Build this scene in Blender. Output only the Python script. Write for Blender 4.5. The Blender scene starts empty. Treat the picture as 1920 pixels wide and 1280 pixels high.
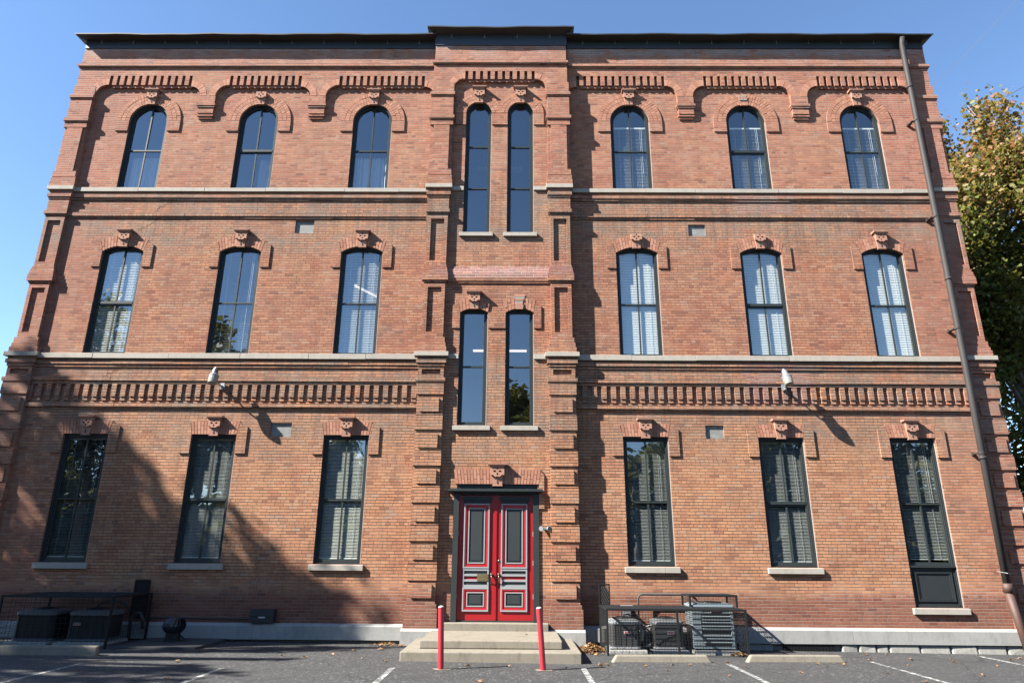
import bpy, math, random
import numpy as np
from mathutils import Vector, Matrix
random.seed(7)
S = bpy.context.scene
COL = S.collection
R = math.radians

# ------------------------------------------------------------------ camera, sky, sun, exposure
def cam_axes(yaw, pitch, roll):
    f = Vector((math.sin(yaw)*math.cos(pitch), math.cos(yaw)*math.cos(pitch), math.sin(pitch)))
    r = Vector((math.cos(yaw), -math.sin(yaw), 0)); u = r.cross(f)
    c, s = math.cos(roll), math.sin(roll)
    return c*r+s*u, -s*r+c*u, f
_r, _u, _f = cam_axes(R(-0.5466), R(17.705), R(0.4189))
cd = bpy.data.cameras.new('camera'); cd.sensor_width = 36; cd.lens = 24; cd.clip_start = .1; cd.clip_end = 2000
cam = bpy.data.objects.new('camera', cd); COL.objects.link(cam)
cam.matrix_world = Matrix(((_r.x, _u.x, -_f.x, 0), (_r.y, _u.y, -_f.y, -17), (_r.z, _u.z, -_f.z, 1.8), (0, 0, 0, 1)))
S.camera = cam
SUN = Vector((-2.4, -1.0, 2.1)).normalized()
EL = math.asin(SUN.z)
W = bpy.data.worlds.new('World'); S.world = W; W.use_nodes = True
wn = W.node_tree; wn.nodes.clear()
sky = wn.nodes.new('ShaderNodeTexSky'); sky.sky_type = 'NISHITA'; sky.sun_disc = False
sky.sun_elevation = EL; sky.sun_rotation = math.atan2(SUN.x, SUN.y)
sky.altitude = 900; sky.air_density = 1.0; sky.dust_density = 0.05; sky.ozone_density = 2.6
bg = wn.nodes.new('ShaderNodeBackground'); bg.inputs[1].default_value = .062
wo = wn.nodes.new('ShaderNodeOutputWorld')
hs = wn.nodes.new('ShaderNodeHueSaturation'); hs.inputs['Saturation'].default_value = 1.05
wn.links.new(sky.outputs[0], hs.inputs['Color']); wn.links.new(hs.outputs[0], bg.inputs[0]); wn.links.new(bg.outputs[0], wo.inputs[0])
sd = bpy.data.lights.new('sun', 'SUN'); sd.energy = 5.0; sd.angle = R(.53); sd.color = (1, .955, .88)
so = bpy.data.objects.new('sun', sd); COL.objects.link(so)
so.rotation_euler = (-SUN).to_track_quat('-Z', 'Y').to_euler()
V = S.view_settings; V.view_transform = 'Standard'; V.look = 'None'; V.gamma = 1; V.exposure = 2.25; V.use_curve_mapping = False
S.cycles.max_bounces = 8; S.cycles.transparent_max_bounces = 16; S.cycles.caustics_reflective = False; S.cycles.caustics_refractive = False

# ------------------------------------------------------------------ node helpers
ALB = .87   # all paints and stones were matched a little too pale
class NT:
    def __init__(s, name):
        s.m = bpy.data.materials.new(name); s.m.use_nodes = True; s.t = s.m.node_tree; s.t.nodes.clear()
        s.out = s.t.nodes.new('ShaderNodeOutputMaterial'); s._p = None
    def n(s, ty, **k):
        o = s.t.nodes.new('ShaderNode'+ty)
        for a, b in k.items(): setattr(o, a, b)
        return o
    def set(s, sock, v):
        if isinstance(v, bpy.types.NodeSocket): s.t.links.new(v, sock)
        else: sock.default_value = v
    def math(s, op, a, b=0., c=None, clamp=False):
        o = s.n('Math', operation=op); o.use_clamp = clamp
        s.set(o.inputs[0], a); s.set(o.inputs[1], b)
        if c is not None: s.set(o.inputs[2], c)
        return o.outputs[0]
    def pos(s):
        if s._p is None: s._p = s.n('TexCoord').outputs['Object']
        return s._p
    def xyz(s, v=None):
        o = s.n('SeparateXYZ'); s.set(o.inputs[0], v or s.pos()); return o.outputs
    def vec(s, x, y, z=0.):
        o = s.n('CombineXYZ'); s.set(o.inputs[0], x); s.set(o.inputs[1], y); s.set(o.inputs[2], z); return o.outputs[0]
    def noise(s, scale, detail=3., rough=.55, vec=None, col=False, stretch=None):
        v = vec or s.pos()
        if stretch:
            mp = s.n('Mapping'); s.set(mp.inputs[0], v); mp.inputs['Scale'].default_value = stretch; v = mp.outputs[0]
        o = s.n('TexNoise'); s.set(o.inputs['Vector'], v); o.inputs['Scale'].default_value = scale
        o.inputs['Detail'].default_value = detail; o.inputs['Roughness'].default_value = rough
        return o.outputs['Color' if col else 'Fac']
    def white(s, v):
        o = s.n('TexWhiteNoise', noise_dimensions='3D'); s.set(o.inputs['Vector'], v); return o.outputs
    def ramp(s, f, stops, interp='LINEAR'):
        o = s.n('ValToRGB'); s.set(o.inputs[0], f); cr = o.color_ramp; cr.interpolation = interp
        while len(cr.elements) < len(stops): cr.elements.new(1)
        for e, (p, c) in zip(cr.elements, stops):
            e.position = p; e.color = (c, c, c, 1) if not hasattr(c, '__len__') else (*c, 1)
        return o.outputs[0]
    def mix(s, f, a, b, blend='MIX'):
        o = s.n('Mix', data_type='RGBA', blend_type=blend); s.set(o.inputs[0], f)
        for i, v in ((6, a), (7, b)):
            s.set(o.inputs[i], v if isinstance(v, bpy.types.NodeSocket) else (*v, 1))
        return o.outputs[2]
    def rng(s, v, a, b, c=0., d=1.):
        o = s.n('MapRange'); s.set(o.inputs[0], v)
        for i, q in enumerate((a, b, c, d)): s.set(o.inputs[i+1], q)
        return o.outputs[0]
    def bump(s, h, strength=.5, dist=.01):
        o = s.n('Bump'); s.set(o.inputs['Height'], h); o.inputs['Strength'].default_value = strength; o.inputs['Distance'].default_value = dist
        return o.outputs[0]
    def bsdf(s, col, rough=.8, metal=0., normal=None, spec=.5):
        col = s.mix(1., col, (ALB, ALB, ALB), 'MULTIPLY') if isinstance(col, bpy.types.NodeSocket) else lerp3(col, ALB)
        o = s.n('BsdfPrincipled'); c = col if isinstance(col, bpy.types.NodeSocket) else (*col, 1)
        s.set(o.inputs['Base Color'], c); s.set(o.inputs['Roughness'], rough); s.set(o.inputs['Metallic'], metal)
        s.set(o.inputs['Specular IOR Level'], spec)
        if normal is not None: s.set(o.inputs['Normal'], normal)
        return o
    def done(s, sh):
        s.t.links.new(sh.outputs[0] if hasattr(sh, 'outputs') else sh, s.out.inputs[0]); return s.m
    def island(s):
        return s.n('NewGeometry').outputs['Random Per Island']

def lerp3(c, k): return tuple(v*k for v in c)

def plain(name, col, rough=.6, metal=0., var=.12, scale=6., bump=.0, spec=.5, dirt=None):
    t = NT(name)
    n = t.noise(scale, 4.)
    c = t.mix(n, lerp3(col, 1-var), lerp3(col, 1+var))
    if dirt:
        d = t.rng(t.noise(scale*.45, 5., .7), .5, .72)
        c = t.mix(d, c, dirt)
    nm = t.bump(t.noise(scale*12, 3.), bump, .004) if bump else None
    return t.done(t.bsdf(c, rough, metal, nm, spec))

def brick_material(name, tb=0., dark=1., whiten=0.):
    t = NT(name)
    x, y, z = t.xyz()
    wob = t.noise(2.2, 2.)
    wob2 = t.noise(26., 2.)
    zz = t.math('ADD', z, t.math('ADD', t.math('MULTIPLY', wob, .022), t.math('MULTIPLY', wob2, .010)))
    uu = t.math('ADD', t.math('ADD', x, y), t.math('MULTIPLY', wob2, .016))
    H, L = .0737, .221
    zr = t.math('DIVIDE', zz, H); row = t.math('FLOOR', zr)
    hdr = t.math('LESS_THAN', t.math('MODULO', t.math('ADD', row, 70.), 7.), .5)
    ln = t.math('SUBTRACT', L, t.math('MULTIPLY', hdr, L/2))
    rw = t.white(t.vec(row, 3.3))[0]
    sh = t.math('ADD', t.math('MULTIPLY', t.math('MODULO', t.math('ADD', row, 70.), 2.), .5), t.math('MULTIPLY', rw, .22))
    u = t.math('ADD', t.math('DIVIDE', uu, ln), sh)
    col = t.math('FLOOR', u)
    fu = t.math('FRACT', u); fz = t.math('FRACT', zr)
    du = t.math('MULTIPLY', t.math('SUBTRACT', .5, t.math('ABSOLUTE', t.math('SUBTRACT', fu, .5))), t.math('MULTIPLY', ln, 1.6))
    dz = t.math('MULTIPLY', t.math('SUBTRACT', .5, t.math('ABSOLUTE', t.math('SUBTRACT', fz, .5))), H)
    ed = t.math('MINIMUM', du, dz)
    ed = t.math('SUBTRACT', ed, t.math('MULTIPLY', t.math('SUBTRACT', t.noise(60., 2.), .45), .008))
    # repaired patches and a limewashed strip, keyed to whole bricks
    xc = t.math('MULTIPLY', t.math('SUBTRACT', col, sh), ln); zc = t.math('MULTIPLY', row, H)
    def patch(x0, x1, z0, z1):
        a = t.math('MULTIPLY', t.math('GREATER_THAN', xc, x0), t.math('LESS_THAN', xc, x1)); b = t.math('MULTIPLY', t.math('GREATER_THAN', zc, z0), t.math('LESS_THAN', zc, z1))
        return t.math('MULTIPLY', a, b)
    rep_ = t.math('MAXIMUM', patch(5.7, 7.35, 5.55, 6.72), t.math('MAXIMUM', patch(5.9, 7.55, 10.95, 11.6), patch(-2.75, 1.6, 8.93, 9.22)))
    rep_ = t.math('MULTIPLY', rep_, t.math('GREATER_THAN', t.white(t.vec(col, row, 5.1))[0], .12))
    lime = t.math('MULTIPLY', t.math('MAXIMUM', patch(1.3, 12.2, 16.18, 16.6), patch(-13.2, -2.4, 16.3, 16.6)), t.math('GREATER_THAN', t.white(t.vec(col, row, 8.1))[0], .25))
    ed = t.math('ADD', ed, t.math('MULTIPLY', t.math('SUBTRACT', t.noise(3.5, 4., .7, stretch=(.5, 1, 2.)), .5), .007))
    brick = t.rng(ed, .0030, .0085)
    wn_ = t.white(t.vec(col, row, 1.7)); r1 = wn_[0]
    rc = t.xyz(wn_[1]); r2, r3 = rc[0], rc[1]
    red = t.ramp(r1, [(0, (0.170, 0.060, 0.040)), (0.07, (0.262, 0.090, 0.054)), (0.5, (0.305, 0.110, 0.066)), (0.93, (0.335, 0.130, 0.080)), (1, (0.330, 0.165, 0.112))])
    tan = t.ramp(r1, [(0, (0.250, 0.110, 0.060)), (0.08, (0.355, 0.165, 0.084)), (0.6, (0.395, 0.190, 0.098)), (0.93, (0.415, 0.212, 0.114)), (1, (0.330, 0.205, 0.138))])
    zn = t.math('DIVIDE', z, 17.)
    zn = t.math('ADD', zn, t.math('MULTIPLY', t.math('SUBTRACT', t.noise(.5, 3.), .5), .03))
    q = lambda h: h/17.
    T = t.ramp(zn, [(0, 0.), (q(.95), 0.0), (q(1.12), .8), (q(4.6), .95), (q(6.6), .7), (q(7.1), .36), (q(9.4), .42), (q(10.6), .62), (q(11.6), .5), (q(12.2), .30), (q(15.2), .26), (q(16.6), .3)])
    D = t.ramp(zn, [(0, .0), (q(3.9), .05), (q(4.9), .6), (q(6.6), .8), (q(6.95), .12), (q(9.6), .14), (q(10.3), .8), (q(11.4), .75), (q(11.75), .05), (q(14.8), .05), (q(15.1), .25), (q(15.4), .05), (1, .05)])
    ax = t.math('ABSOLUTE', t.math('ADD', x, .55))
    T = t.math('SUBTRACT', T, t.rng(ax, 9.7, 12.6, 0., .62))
    T = t.math('ADD', T, t.math('ADD', t.math('MULTIPLY', t.math('SUBTRACT', r2, .5), .34), t.math('MULTIPLY', t.math('SUBTRACT', t.noise(.8, 5., .65), .5), 1.9)))
    T = t.math('ADD', T, tb, clamp=True)
    T = t.math('MULTIPLY', T, t.math('SUBTRACT', 1., rep_))
    c = t.mix(T, red, tan)
    c = t.mix(t.math('MULTIPLY', rep_, .65), c, t.mix(r1, (.15, .055, .045), (.25, .085, .07)))
    c = t.mix(t.math('MULTIPLY', lime, .6), c, (.27, .255, .26))
    dn = t.rng(t.noise(1.1, 5., .65, stretch=(.7, 1, 1.6)), .35, .72)
    df = t.math('MULTIPLY', t.math('MULTIPLY', t.math('ADD', D, .24), dn), t.math('ADD', .45, r3))
    c = t.mix(t.math('MINIMUM', df, .8), c, (.21, .168, .132))
    run = t.math('MULTIPLY', t.rng(t.noise(1., 4., .7, stretch=(7., 1, .3)), .45, .68), t.math('MULTIPLY', D, .75))
    c = t.mix(run, c, (.12, .09, .07))
    c = t.mix(t.math('MULTIPLY', t.rng(t.noise(.55, 5., .7), .5, .66), .42), c, t.mix(1., c, (.62, .55, .52), 'MULTIPLY'))
    # soot runs and pale bloom
    c = t.mix(t.math('MULTIPLY', t.rng(t.noise(2.6, 6., .7, stretch=(2.2, 1, .35)), .50, .74), .55), c, (.13, .07, .05))
    c = t.mix(t.math('MULTIPLY', t.rng(t.noise(38., 5., .7), .40, .72), .5), c, t.mix(.5, c, (.17, .085, .06)))
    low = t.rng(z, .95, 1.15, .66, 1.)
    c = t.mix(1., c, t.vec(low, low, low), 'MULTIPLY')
    eff = t.math('MULTIPLY', t.rng(z, 15.55, 16.4), t.rng(t.noise(1.3, 5., .7), .42, .62))
    eff = t.math('MAXIMUM', eff, t.math('MULTIPLY', t.rng(t.noise(1.9, 5., .75), .66, .76), .7))
    if whiten: eff = t.math('MAXIMUM', eff, t.math('MULTIPLY', t.rng(t.noise(3., 4.), .3, .7), whiten))
    c = t.mix(t.math('MULTIPLY', eff, .55), c, (.34, .275, .255))
    if dark != 1.: c = t.mix(1., c, (dark, dark, dark), 'MULTIPLY')
    # joints: dark mortar, bed-joint shade put into its colour, on most of the wall, pale pointing at the foot, the top storey and in patches
    mz = t.ramp(zn, [(0, .0), (q(1.0), 0.), (q(1.4), 1.), (q(11.3), .9), (q(12.2), .42), (q(15.5), .3), (1, .2)])
    mz = t.math('ADD', mz, t.math('MULTIPLY', t.math('SUBTRACT', t.noise(1.3, 6., .75), .5), 2.4))
    mz = t.math('SUBTRACT', mz, t.rng(ax, 10.4, 12.4, 0., .6), clamp=True)
    mort = t.mix(mz, t.mix(t.rng(z, .9, 1.2), (.21, .155, .13), (.285, .225, .195)), (.070, .050, .038))
    mort = t.mix(rep_, mort, (.28, .225, .20))
    if whiten: mort = t.mix(.8, mort, (.42, .36, .36))
    c = t.mix(brick, mort, c)
    h = t.math('ADD', brick, t.math('MULTIPLY', t.noise(70., 4.), .35))
    h = t.math('ADD', h, t.math('MULTIPLY', t.math('MULTIPLY', r3, brick), .55))
    return t.done(t.bsdf(c, .92, 0., t.bump(h, .85, .010), .2))

def voussoir_material(name, base=(.34, .158, .102)):
    t = NT(name)
    r = t.island()
    c = t.ramp(r, [(0, lerp3(base, .78)), (.3, lerp3(base, .95)), (.7, lerp3(base, 1.08)), (1, (.40, .21, .145))])
    c = t.mix(t.math('MULTIPLY', t.noise(40., 4.), .5), c, lerp3(base, .6))
    return t.done(t.bsdf(c, .9, 0., t.bump(t.noise(60., 4.), .4, .005), .2))

def stone_material(name, col=(.335, .305, .26), dk=(.20, .18, .155), rough=.85, sc=1.6, stain=.5, grain=.3):
    t = NT(name)
    c = t.mix(t.noise(sc, 5., .65), lerp3(col, .86), lerp3(col, 1.1))
    c = t.mix(t.math('MULTIPLY', t.rng(t.noise(sc*1.7, 6., .7, stretch=(1, 1, .6)), .52, .75), stain), c, dk)
    c = t.mix(t.math('MULTIPLY', t.rng(t.noise(7., 6., .75, stretch=(1.2, 1, .35)), .5, .72), stain*.8), c, lerp3(dk, .75))
    c = t.mix(t.math('MULTIPLY', t.island(), .3), c, dk)
    c = t.mix(t.math('MULTIPLY', t.rng(t.noise(55., 5., .8), .42, .66), grain), c, lerp3(dk, .8))
    return t.done(t.bsdf(c, rough, 0., t.bump(t.noise(38., 5.), .35, .006), .3))

def asphalt_material():
    t = NT('asphalt')
    v = t.n('TexVoronoi'); t.set(v.inputs['Vector'], t.pos()); v.inputs['Scale'].default_value = 95.
    sp = t.xyz(v.outputs['Color'])[0]
    c = t.ramp(sp, [(0, (.020, .020, .021)), (.55, (.035, .035, .036)), (.86, (.047, .047, .048)), (.95, (.12, .117, .11)), (1, (.18, .175, .16))])
    v2 = t.n('TexVoronoi'); t.set(v2.inputs['Vector'], t.pos()); v2.inputs['Scale'].default_value = 30.
    sp2 = t.xyz(v2.outputs['Color'])[1]
    c = t.mix(t.rng(sp2, .90, .95), c, (.15, .147, .14)); c = t.mix(t.math('MULTIPLY', t.rng(sp2, .16, .06), .8), c, (.018, .018, .019))
    c = t.mix(t.math('MULTIPLY', t.rng(t.noise(.33, 5., .6), .38, .66), .7), c, (.044, .0435, .043))
    c = t.mix(t.math('MULTIPLY', t.rng(t.noise(1.4, 6., .7, stretch=(.55, 1.3, 1)), .5, .68), .6), c, (.022, .022, .023))
    c = t.mix(t.math('MULTIPLY', t.rng(t.noise(2.3, 6., .72), .62, .74), .35), c, (.10, .097, .09))
    c = t.mix(t.math('MULTIPLY', t.rng(t.noise(22., 6., .8), .42, .62), .55), c, (.028, .028, .030))
    c = t.mix(t.math('MULTIPLY', t.rng(t.noise(31., 5., .8), .56, .68), .5), c, (.135, .132, .125))
    ck = t.n('TexVoronoi', feature='DISTANCE_TO_EDGE'); ck.inputs['Scale'].default_value = .42
    mp = t.n('Mapping'); t.set(mp.inputs[0], t.pos())
    dv = t.n('VectorMath', operation='MULTIPLY_ADD'); t.set(dv.inputs[0], t.noise(2.5, 4., col=True)); dv.inputs[1].default_value = (.6, .6, 0); t.set(dv.inputs[2], t.pos())
    t.set(ck.inputs['Vector'], dv.outputs[0])
    cm = t.math('MULTIPLY', t.rng(ck.outputs['Distance'], .016, .005), t.rng(t.noise(.6, 3.), .46, .52))
    c = t.mix(t.math('MULTIPLY', cm, .75), c, (.022, .022, .023))
    h = t.math('SUBTRACT', t.math('ADD', sp, t.noise(40., 4.)), t.math('MULTIPLY', cm, 2.))
    return t.done(t.bsdf(c, .88, 0., t.bump(h, .5, .006), .3))

def paint_line_material():
    t = NT('worn_road_paint')
    w = t.rng(t.noise(11., 6., .8), .46, .60)
    c = t.mix(w, (.065, .065, .065), t.mix(t.noise(30., 3.), (.36, .36, .345), (.46, .46, .45)))
    return t.done(t.bsdf(c, .8, 0., t.bump(t.noise(60., 4.), .4, .005), .3))

def pane_material():
    t = NT('window_glass')
    tr = t.n('BsdfTransparent'); tr.inputs[0].default_value = (.93, .96, .95, 1)
    gl = t.n('BsdfGlossy'); gl.inputs['Roughness'].default_value = .0; gl.inputs[0].default_value = (.93, .97, 1, 1)
    t.set(gl.inputs['Normal'], t.bump(t.noise(1.6, 2.), .06, .03))
    fr = t.n('Fresnel'); t.set(fr.inputs[0], t.rng(t.n('NewGeometry').outputs['Backfacing'], 0., 1., 1.5, 1/1.5))
    f = t.math('ADD', t.math('MULTIPLY', fr.outputs[0], 1.1), .155)
    mx = t.n('MixShader'); t.set(mx.inputs[0], t.math('MINIMUM', f, .9)); t.t.links.new(tr.outputs[0], mx.inputs[1]); t.t.links.new(gl.outputs[0], mx.inputs[2])
    return t.done(mx)

def leaf_material(name, stops, zlo=None, zhi=None, hot=None, trans=.35):
    t = NT(name)
    r = t.island()
    c = t.ramp(r, stops)
    if hot:
        z = t.xyz()[2]
        f = t.math('ADD', t.rng(z, zlo, zhi), t.math('MULTIPLY', t.math('SUBTRACT', t.noise(.45, 4., .6), .5), 1.5))
        r2 = t.white(t.vec(r, 2.))[0]
        f = t.math('ADD', f, t.math('MULTIPLY', t.math('SUBTRACT', r2, .5), .7), clamp=True)
        c = t.mix(f, c, t.ramp(r2, hot))
    d = t.bsdf(c, .55, 0., None, .35)
    tl = t.n('BsdfTranslucent'); t.set(tl.inputs[0], t.mix(.35, c, (.30, .28, .04)))
    mx = t.n('MixShader'); mx.inputs[0].default_value = trans
    t.t.links.new(d.outputs[0], mx.inputs[1]); t.t.links.new(tl.outputs[0], mx.inputs[2])
    return t.done(mx)

def emit_material(name, col, st):
    t = NT(name); e = t.n('Emission'); e.inputs[0].default_value = (*col, 1); e.inputs[1].default_value = st
    return t.done(e)

M = dict(
    brick=brick_material('weathered_brick'), brick_pil=brick_material('pilaster_brick', tb=-.08), brick_dim=brick_material('recess_brick', tb=.12, dark=.92),
    brick_white=brick_material('limewashed_brick', tb=-.6, whiten=.35),
    vous=voussoir_material('arch_brick'), terra=plain('terracotta', (.31, .168, .12), .85, var=.2, scale=9, bump=.3, spec=.2),
    stone=stone_material('limestone'), plinth=stone_material('pale_plinth_stone', (.30, .295, .275), (.17, .17, .165), sc=1.1, stain=.75),
    rubble=stone_material('rubble_stone', (.27, .262, .235), (.12, .115, .10), sc=5, stain=.8), concrete=stone_material('step_concrete', (.215, .19, .15), (.13, .115, .088), sc=1.3, stain=.85, grain=.4),
    stopc=stone_material('wheel_stop_concrete', (.215, .19, .148), (.13, .115, .09), sc=5, grain=.7), asphalt=asphalt_material(), line=paint_line_material(),
    frame=plain('dark_green_grey_paint', (.021, .025, .026), .5, var=.15, spec=.22), frame_lit=plain('frame_paint_lit', (.024, .030, .030), .45, var=.12, spec=.25),  # frame_lit: the same paint a little paler, sunlight put into its colour
    glass=pane_material(), blind=plain('blind_slat', (.76, .76, .69), .5, var=.04), blindgrey=plain('grey_blind_slat', (.50, .51, .485), .5, var=.05), curtain=plain('sheer_curtain', (.5, .52, .54), .8, var=.08),
    room=plain('room_plaster', (.34, .33, .31), .9, var=.06), roomfloor=plain('room_floor', (.20, .18, .16), .8),
    mortar=plain('old_mortar', (.165, .118, .095), .9, var=.2, scale=14), caulk=plain('pale_caulk', (.28, .245, .225), .8, var=.15, scale=20), fascia=plain('black_fascia', (.022, .026, .032), .38, var=.2), soffit=plain('tarred_gutter', (.022, .022, .020), .6, var=.35, scale=3),
    metal=plain('dull_grey_metal', (.32, .33, .34), .45, .6), bracket=plain('gutter_hook_metal', (.22, .22, .22), .5, .5),
    pipe=plain('brown_grey_downspout', (.036, .032, .031), .62, 0., var=.22, scale=2.5, spec=.2), rust=plain('rusty_pipe', (.060, .028, .019), .65, var=.35, scale=4, bump=.3, dirt=(.045, .033, .03)),
    red=plain('red_door_paint', (.27, .009, .012), .32, var=.06), redhi=plain('red_moulding_paint', (.36, .020, .026), .3, var=.05), grey=plain('grey_trim_paint', (.23, .24, .245), .45, var=.05),
    panel=plain('dark_panel_paint', (.017, .022, .0225), .5, var=.12), chrome=plain('worn_brass', (.15, .125, .09), .35, .8), plaque=plain('dark_brass', (.15, .115, .055), .42, .5, var=.3, scale=25), plaquetext=plain('worn_letter_brass', (.24, .19, .10), .45, .5),
    bollard=plain('red_bollard_paint', (.31, .018, .027), .42, var=.18, scale=5, dirt=(.24, .02, .026)), bolltop=plain('grey_bollard_cap', (.42, .40, .38), .8),
    cage=plain('black_cage_steel', (.011, .0115, .0125), .6, .0, var=.2, spec=.2), acdark=plain('ac_dark_casing', (.035, .036, .038), .5, .2, var=.1), acgrey=plain('ac_grey_top', (.20, .207, .217), .5, var=.12), acblue=plain('ac_blue_grey', (.165, .20, .215), .5, var=.08), coil=plain('coil_fins', (.042, .04, .036), .7, var=.35, scale=14),
    acshade=plain('ac_grey_top_shaded', (.09, .095, .11), .5), black=plain('matt_black', (.012, .012, .013), .6), badge=plain('badge_white', (.42, .40, .40), .5), badgered=plain('badge_red', (.30, .035, .045), .5), lampw=plain('lamp_enamel', (.165, .165, .172), .35), lampd=plain('lamp_grey_ballast', (.075, .08, .09), .4, .2), lens=plain('lamp_lens', (.19, .18, .155), .25),  # acshade: grey condenser top with shade put into its colour
    lampwhite=plain('white_lamp_enamel', (.17, .17, .17), .4),
    hose=plain('hose_insulation', (.035, .034, .033), .7), hosew=plain('pale_hose', (.28, .27, .25), .6), vent=plain('grey_vent_plate', (.155, .155, .145), .75, var=.3, scale=10, dirt=(.26, .26, .245)), bark=plain('bark', (.17, .145, .115), .9, var=.35, scale=9, bump=.6), roof=plain('roof_felt', (.05, .05, .05), .9),
    dryleaf=leaf_material('dry_leaf', [(0, (.13, .058, .026)), (.4, (.19, .088, .038)), (.75, (.25, .142, .07)), (1, (.28, .18, .055))], trans=.15),
    wire=plain('wire', (.05, .05, .052), .6), wirelight=plain('bright_wire', (.12, .12, .12), .5),
    crack=plain('crack_and_slot_shade', (.035, .028, .024), .95), chalk=plain('chalk_mark', (.26, .20, .17), .9, var=.3, scale=30),
    green=leaf_material('maple_leaves', [(0, (.030, .055, .010)), (.4, (.055, .090, .016)), (.8, (.095, .13, .022)), (1, (.15, .16, .03))], 12.5, 19.0, [(0, (.11, .115, .02)), (.4, (.19, .14, .028)), (.62, (.25, .10, .03)), (.8, (.27, .115, .07)), (1, (.20, .145, .032))]),
    green2=leaf_material('green_leaves', [(0, (.022, .036, .009)), (.5, (.040, .054, .013)), (.85, (.075, .075, .018)), (1, (.12, .09, .02))]),
    tube=emit_material('fluorescent_tube', (1, .86, .74), .26),
)

# ------------------------------------------------------------------ mesh helpers
class MB:
    def __init__(s): s.v = []; s.f = []; s.mi = []; s.k = 0
    def q(s, *pts):
        i = len(s.v); s.v += [tuple(p) for p in pts]; s.f.append(tuple(range(i, i+len(pts)))); s.mi.append(s.k); return s
    def box(s, x0, x1, y0, y1, z0, z1, back=True):
        i = len(s.v)
        s.v += [(x, y, z) for z in (z0, z1) for y in (y0, y1) for x in (x0, x1)]
        F = [(0, 1, 5, 4), (1, 3, 7, 5), (2, 0, 4, 6), (4, 5, 7, 6), (0, 2, 3, 1)] + ([(3, 2, 6, 7)] if back else [])
        for f in F: s.f.append(tuple(i+a for a in f)); s.mi.append(s.k)
        return s
    def hexa(s, p):   # 8 points: bottom 4 (ccw from above), top 4
        i = len(s.v); s.v += [tuple(a) for a in p]
        for f in ((3, 2, 1, 0), (4, 5, 6, 7), (0, 1, 5, 4), (1, 2, 6, 5), (2, 3, 7, 6), (3, 0, 4, 7)): s.f.append(tuple(i+a for a in f)); s.mi.append(s.k)
        return s
    def prism(s, poly, y0, y1):   # poly in x,z
        n = len(poly); i = len(s.v)
        s.v += [(x, y0, z) for x, z in poly] + [(x, y1, z) for x, z in poly]
        s.f.append(tuple(range(i, i+n))); s.mi.append(s.k); s.f.append(tuple(range(i+2*n-1, i+n-1, -1))); s.mi.append(s.k)
        for a in range(n):
            b = (a+1) % n; s.f.append((i+b, i+a, i+n+a, i+n+b)); s.mi.append(s.k)
        return s
    def prismx(s, poly, x0, x1):   # poly in y,z
        n = len(poly); i = len(s.v)
        s.v += [(x0, y, z) for y, z in poly] + [(x1, y, z) for y, z in poly]
        s.f.append(tuple(range(i+n-1, i-1, -1))); s.mi.append(s.k); s.f.append(tuple(range(i+n, i+2*n))); s.mi.append(s.k)
        for a in range(n):
            b = (a+1) % n; s.f.append((i+a, i+b, i+n+b, i+n+a)); s.mi.append(s.k)
        return s
    def tube(s, path, r, seg=8, caps=True):
        path = [Vector(p) for p in path]; rr = r if hasattr(r, '__len__') else [r]*len(path); i0 = len(s.v)
        up = None
        for a, p in enumerate(path):
            d = (path[min(a+1, len(path)-1)]-path[max(a-1, 0)]).normalized()
            if up is None: up = d.orthogonal().normalized()
            up = (up-d*up.dot(d)).normalized(); w = d.cross(up)
            for k in range(seg):
                t = 2*math.pi*k/seg; s.v.append(tuple(p+(up*math.cos(t)+w*math.sin(t))*rr[a]))
        for a in range(len(path)-1):
            for k in range(seg):
                b = (k+1) % seg; s.f.append((i0+a*seg+k, i0+a*seg+b, i0+(a+1)*seg+b, i0+(a+1)*seg+k)); s.mi.append(s.k)
        if caps:
            s.f.append(tuple(i0+k for k in reversed(range(seg)))); s.mi.append(s.k); e = i0+(len(path)-1)*seg
            s.f.append(tuple(e+k for k in range(seg))); s.mi.append(s.k)
        return s
    def lathe(s, prof, c, axis=Vector((0, 0, 1)), seg=16):
        axis = axis.normalized(); a = axis.orthogonal().normalized(); b = axis.cross(a); c = Vector(c); i0 = len(s.v)
        for r, h in prof:
            for k in range(seg):
                t = 2*math.pi*k/seg; s.v.append(tuple(c+axis*h+(a*math.cos(t)+b*math.sin(t))*r))
        for j in range(len(prof)-1):
            for k in range(seg):
                m = (k+1) % seg; s.f.append((i0+j*seg+k, i0+j*seg+m, i0+(j+1)*seg+m, i0+(j+1)*seg+k)); s.mi.append(s.k)
        s.f.append(tuple(i0+k for k in reversed(range(seg)))); s.mi.append(s.k); e = i0+(len(prof)-1)*seg
        s.f.append(tuple(e+k for k in range(seg))); s.mi.append(s.k)
        return s
    def bar(s, a, b, w):   # thin square bar
        a = Vector(a); b = Vector(b); d = (b-a).normalized(); u = d.orthogonal().normalized()*w/2; v = d.cross(u).normalized()*w/2
        return s.hexa([a-u-v, a+u-v, a+u+v, a-u+v, b-u-v, b+u-v, b+u+v, b-u+v])
    def build(s, name, mats, parent=None, smooth=False, loc=None, bevel=0):
        me = bpy.data.meshes.new(name); me.from_pydata(s.v, [], s.f); me.update()
        for m in (mats if isinstance(mats, (list, tuple)) else [mats]): me.materials.append(m)
        if len(me.materials) > 1: me.polygons.foreach_set('material_index', s.mi)
        if smooth: me.polygons.foreach_set('use_smooth', [True]*len(me.polygons))
        o = bpy.data.objects.new(name, me); COL.objects.link(o)
        if parent is not None: o.parent = parent
        if loc is not None: o.location = loc
        if bevel:
            b = o.modifiers.new('bevel', 'BEVEL'); b.width = bevel; b.segments = 2; b.limit_method = 'ANGLE'; b.angle_limit = R(40)
        return o

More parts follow.
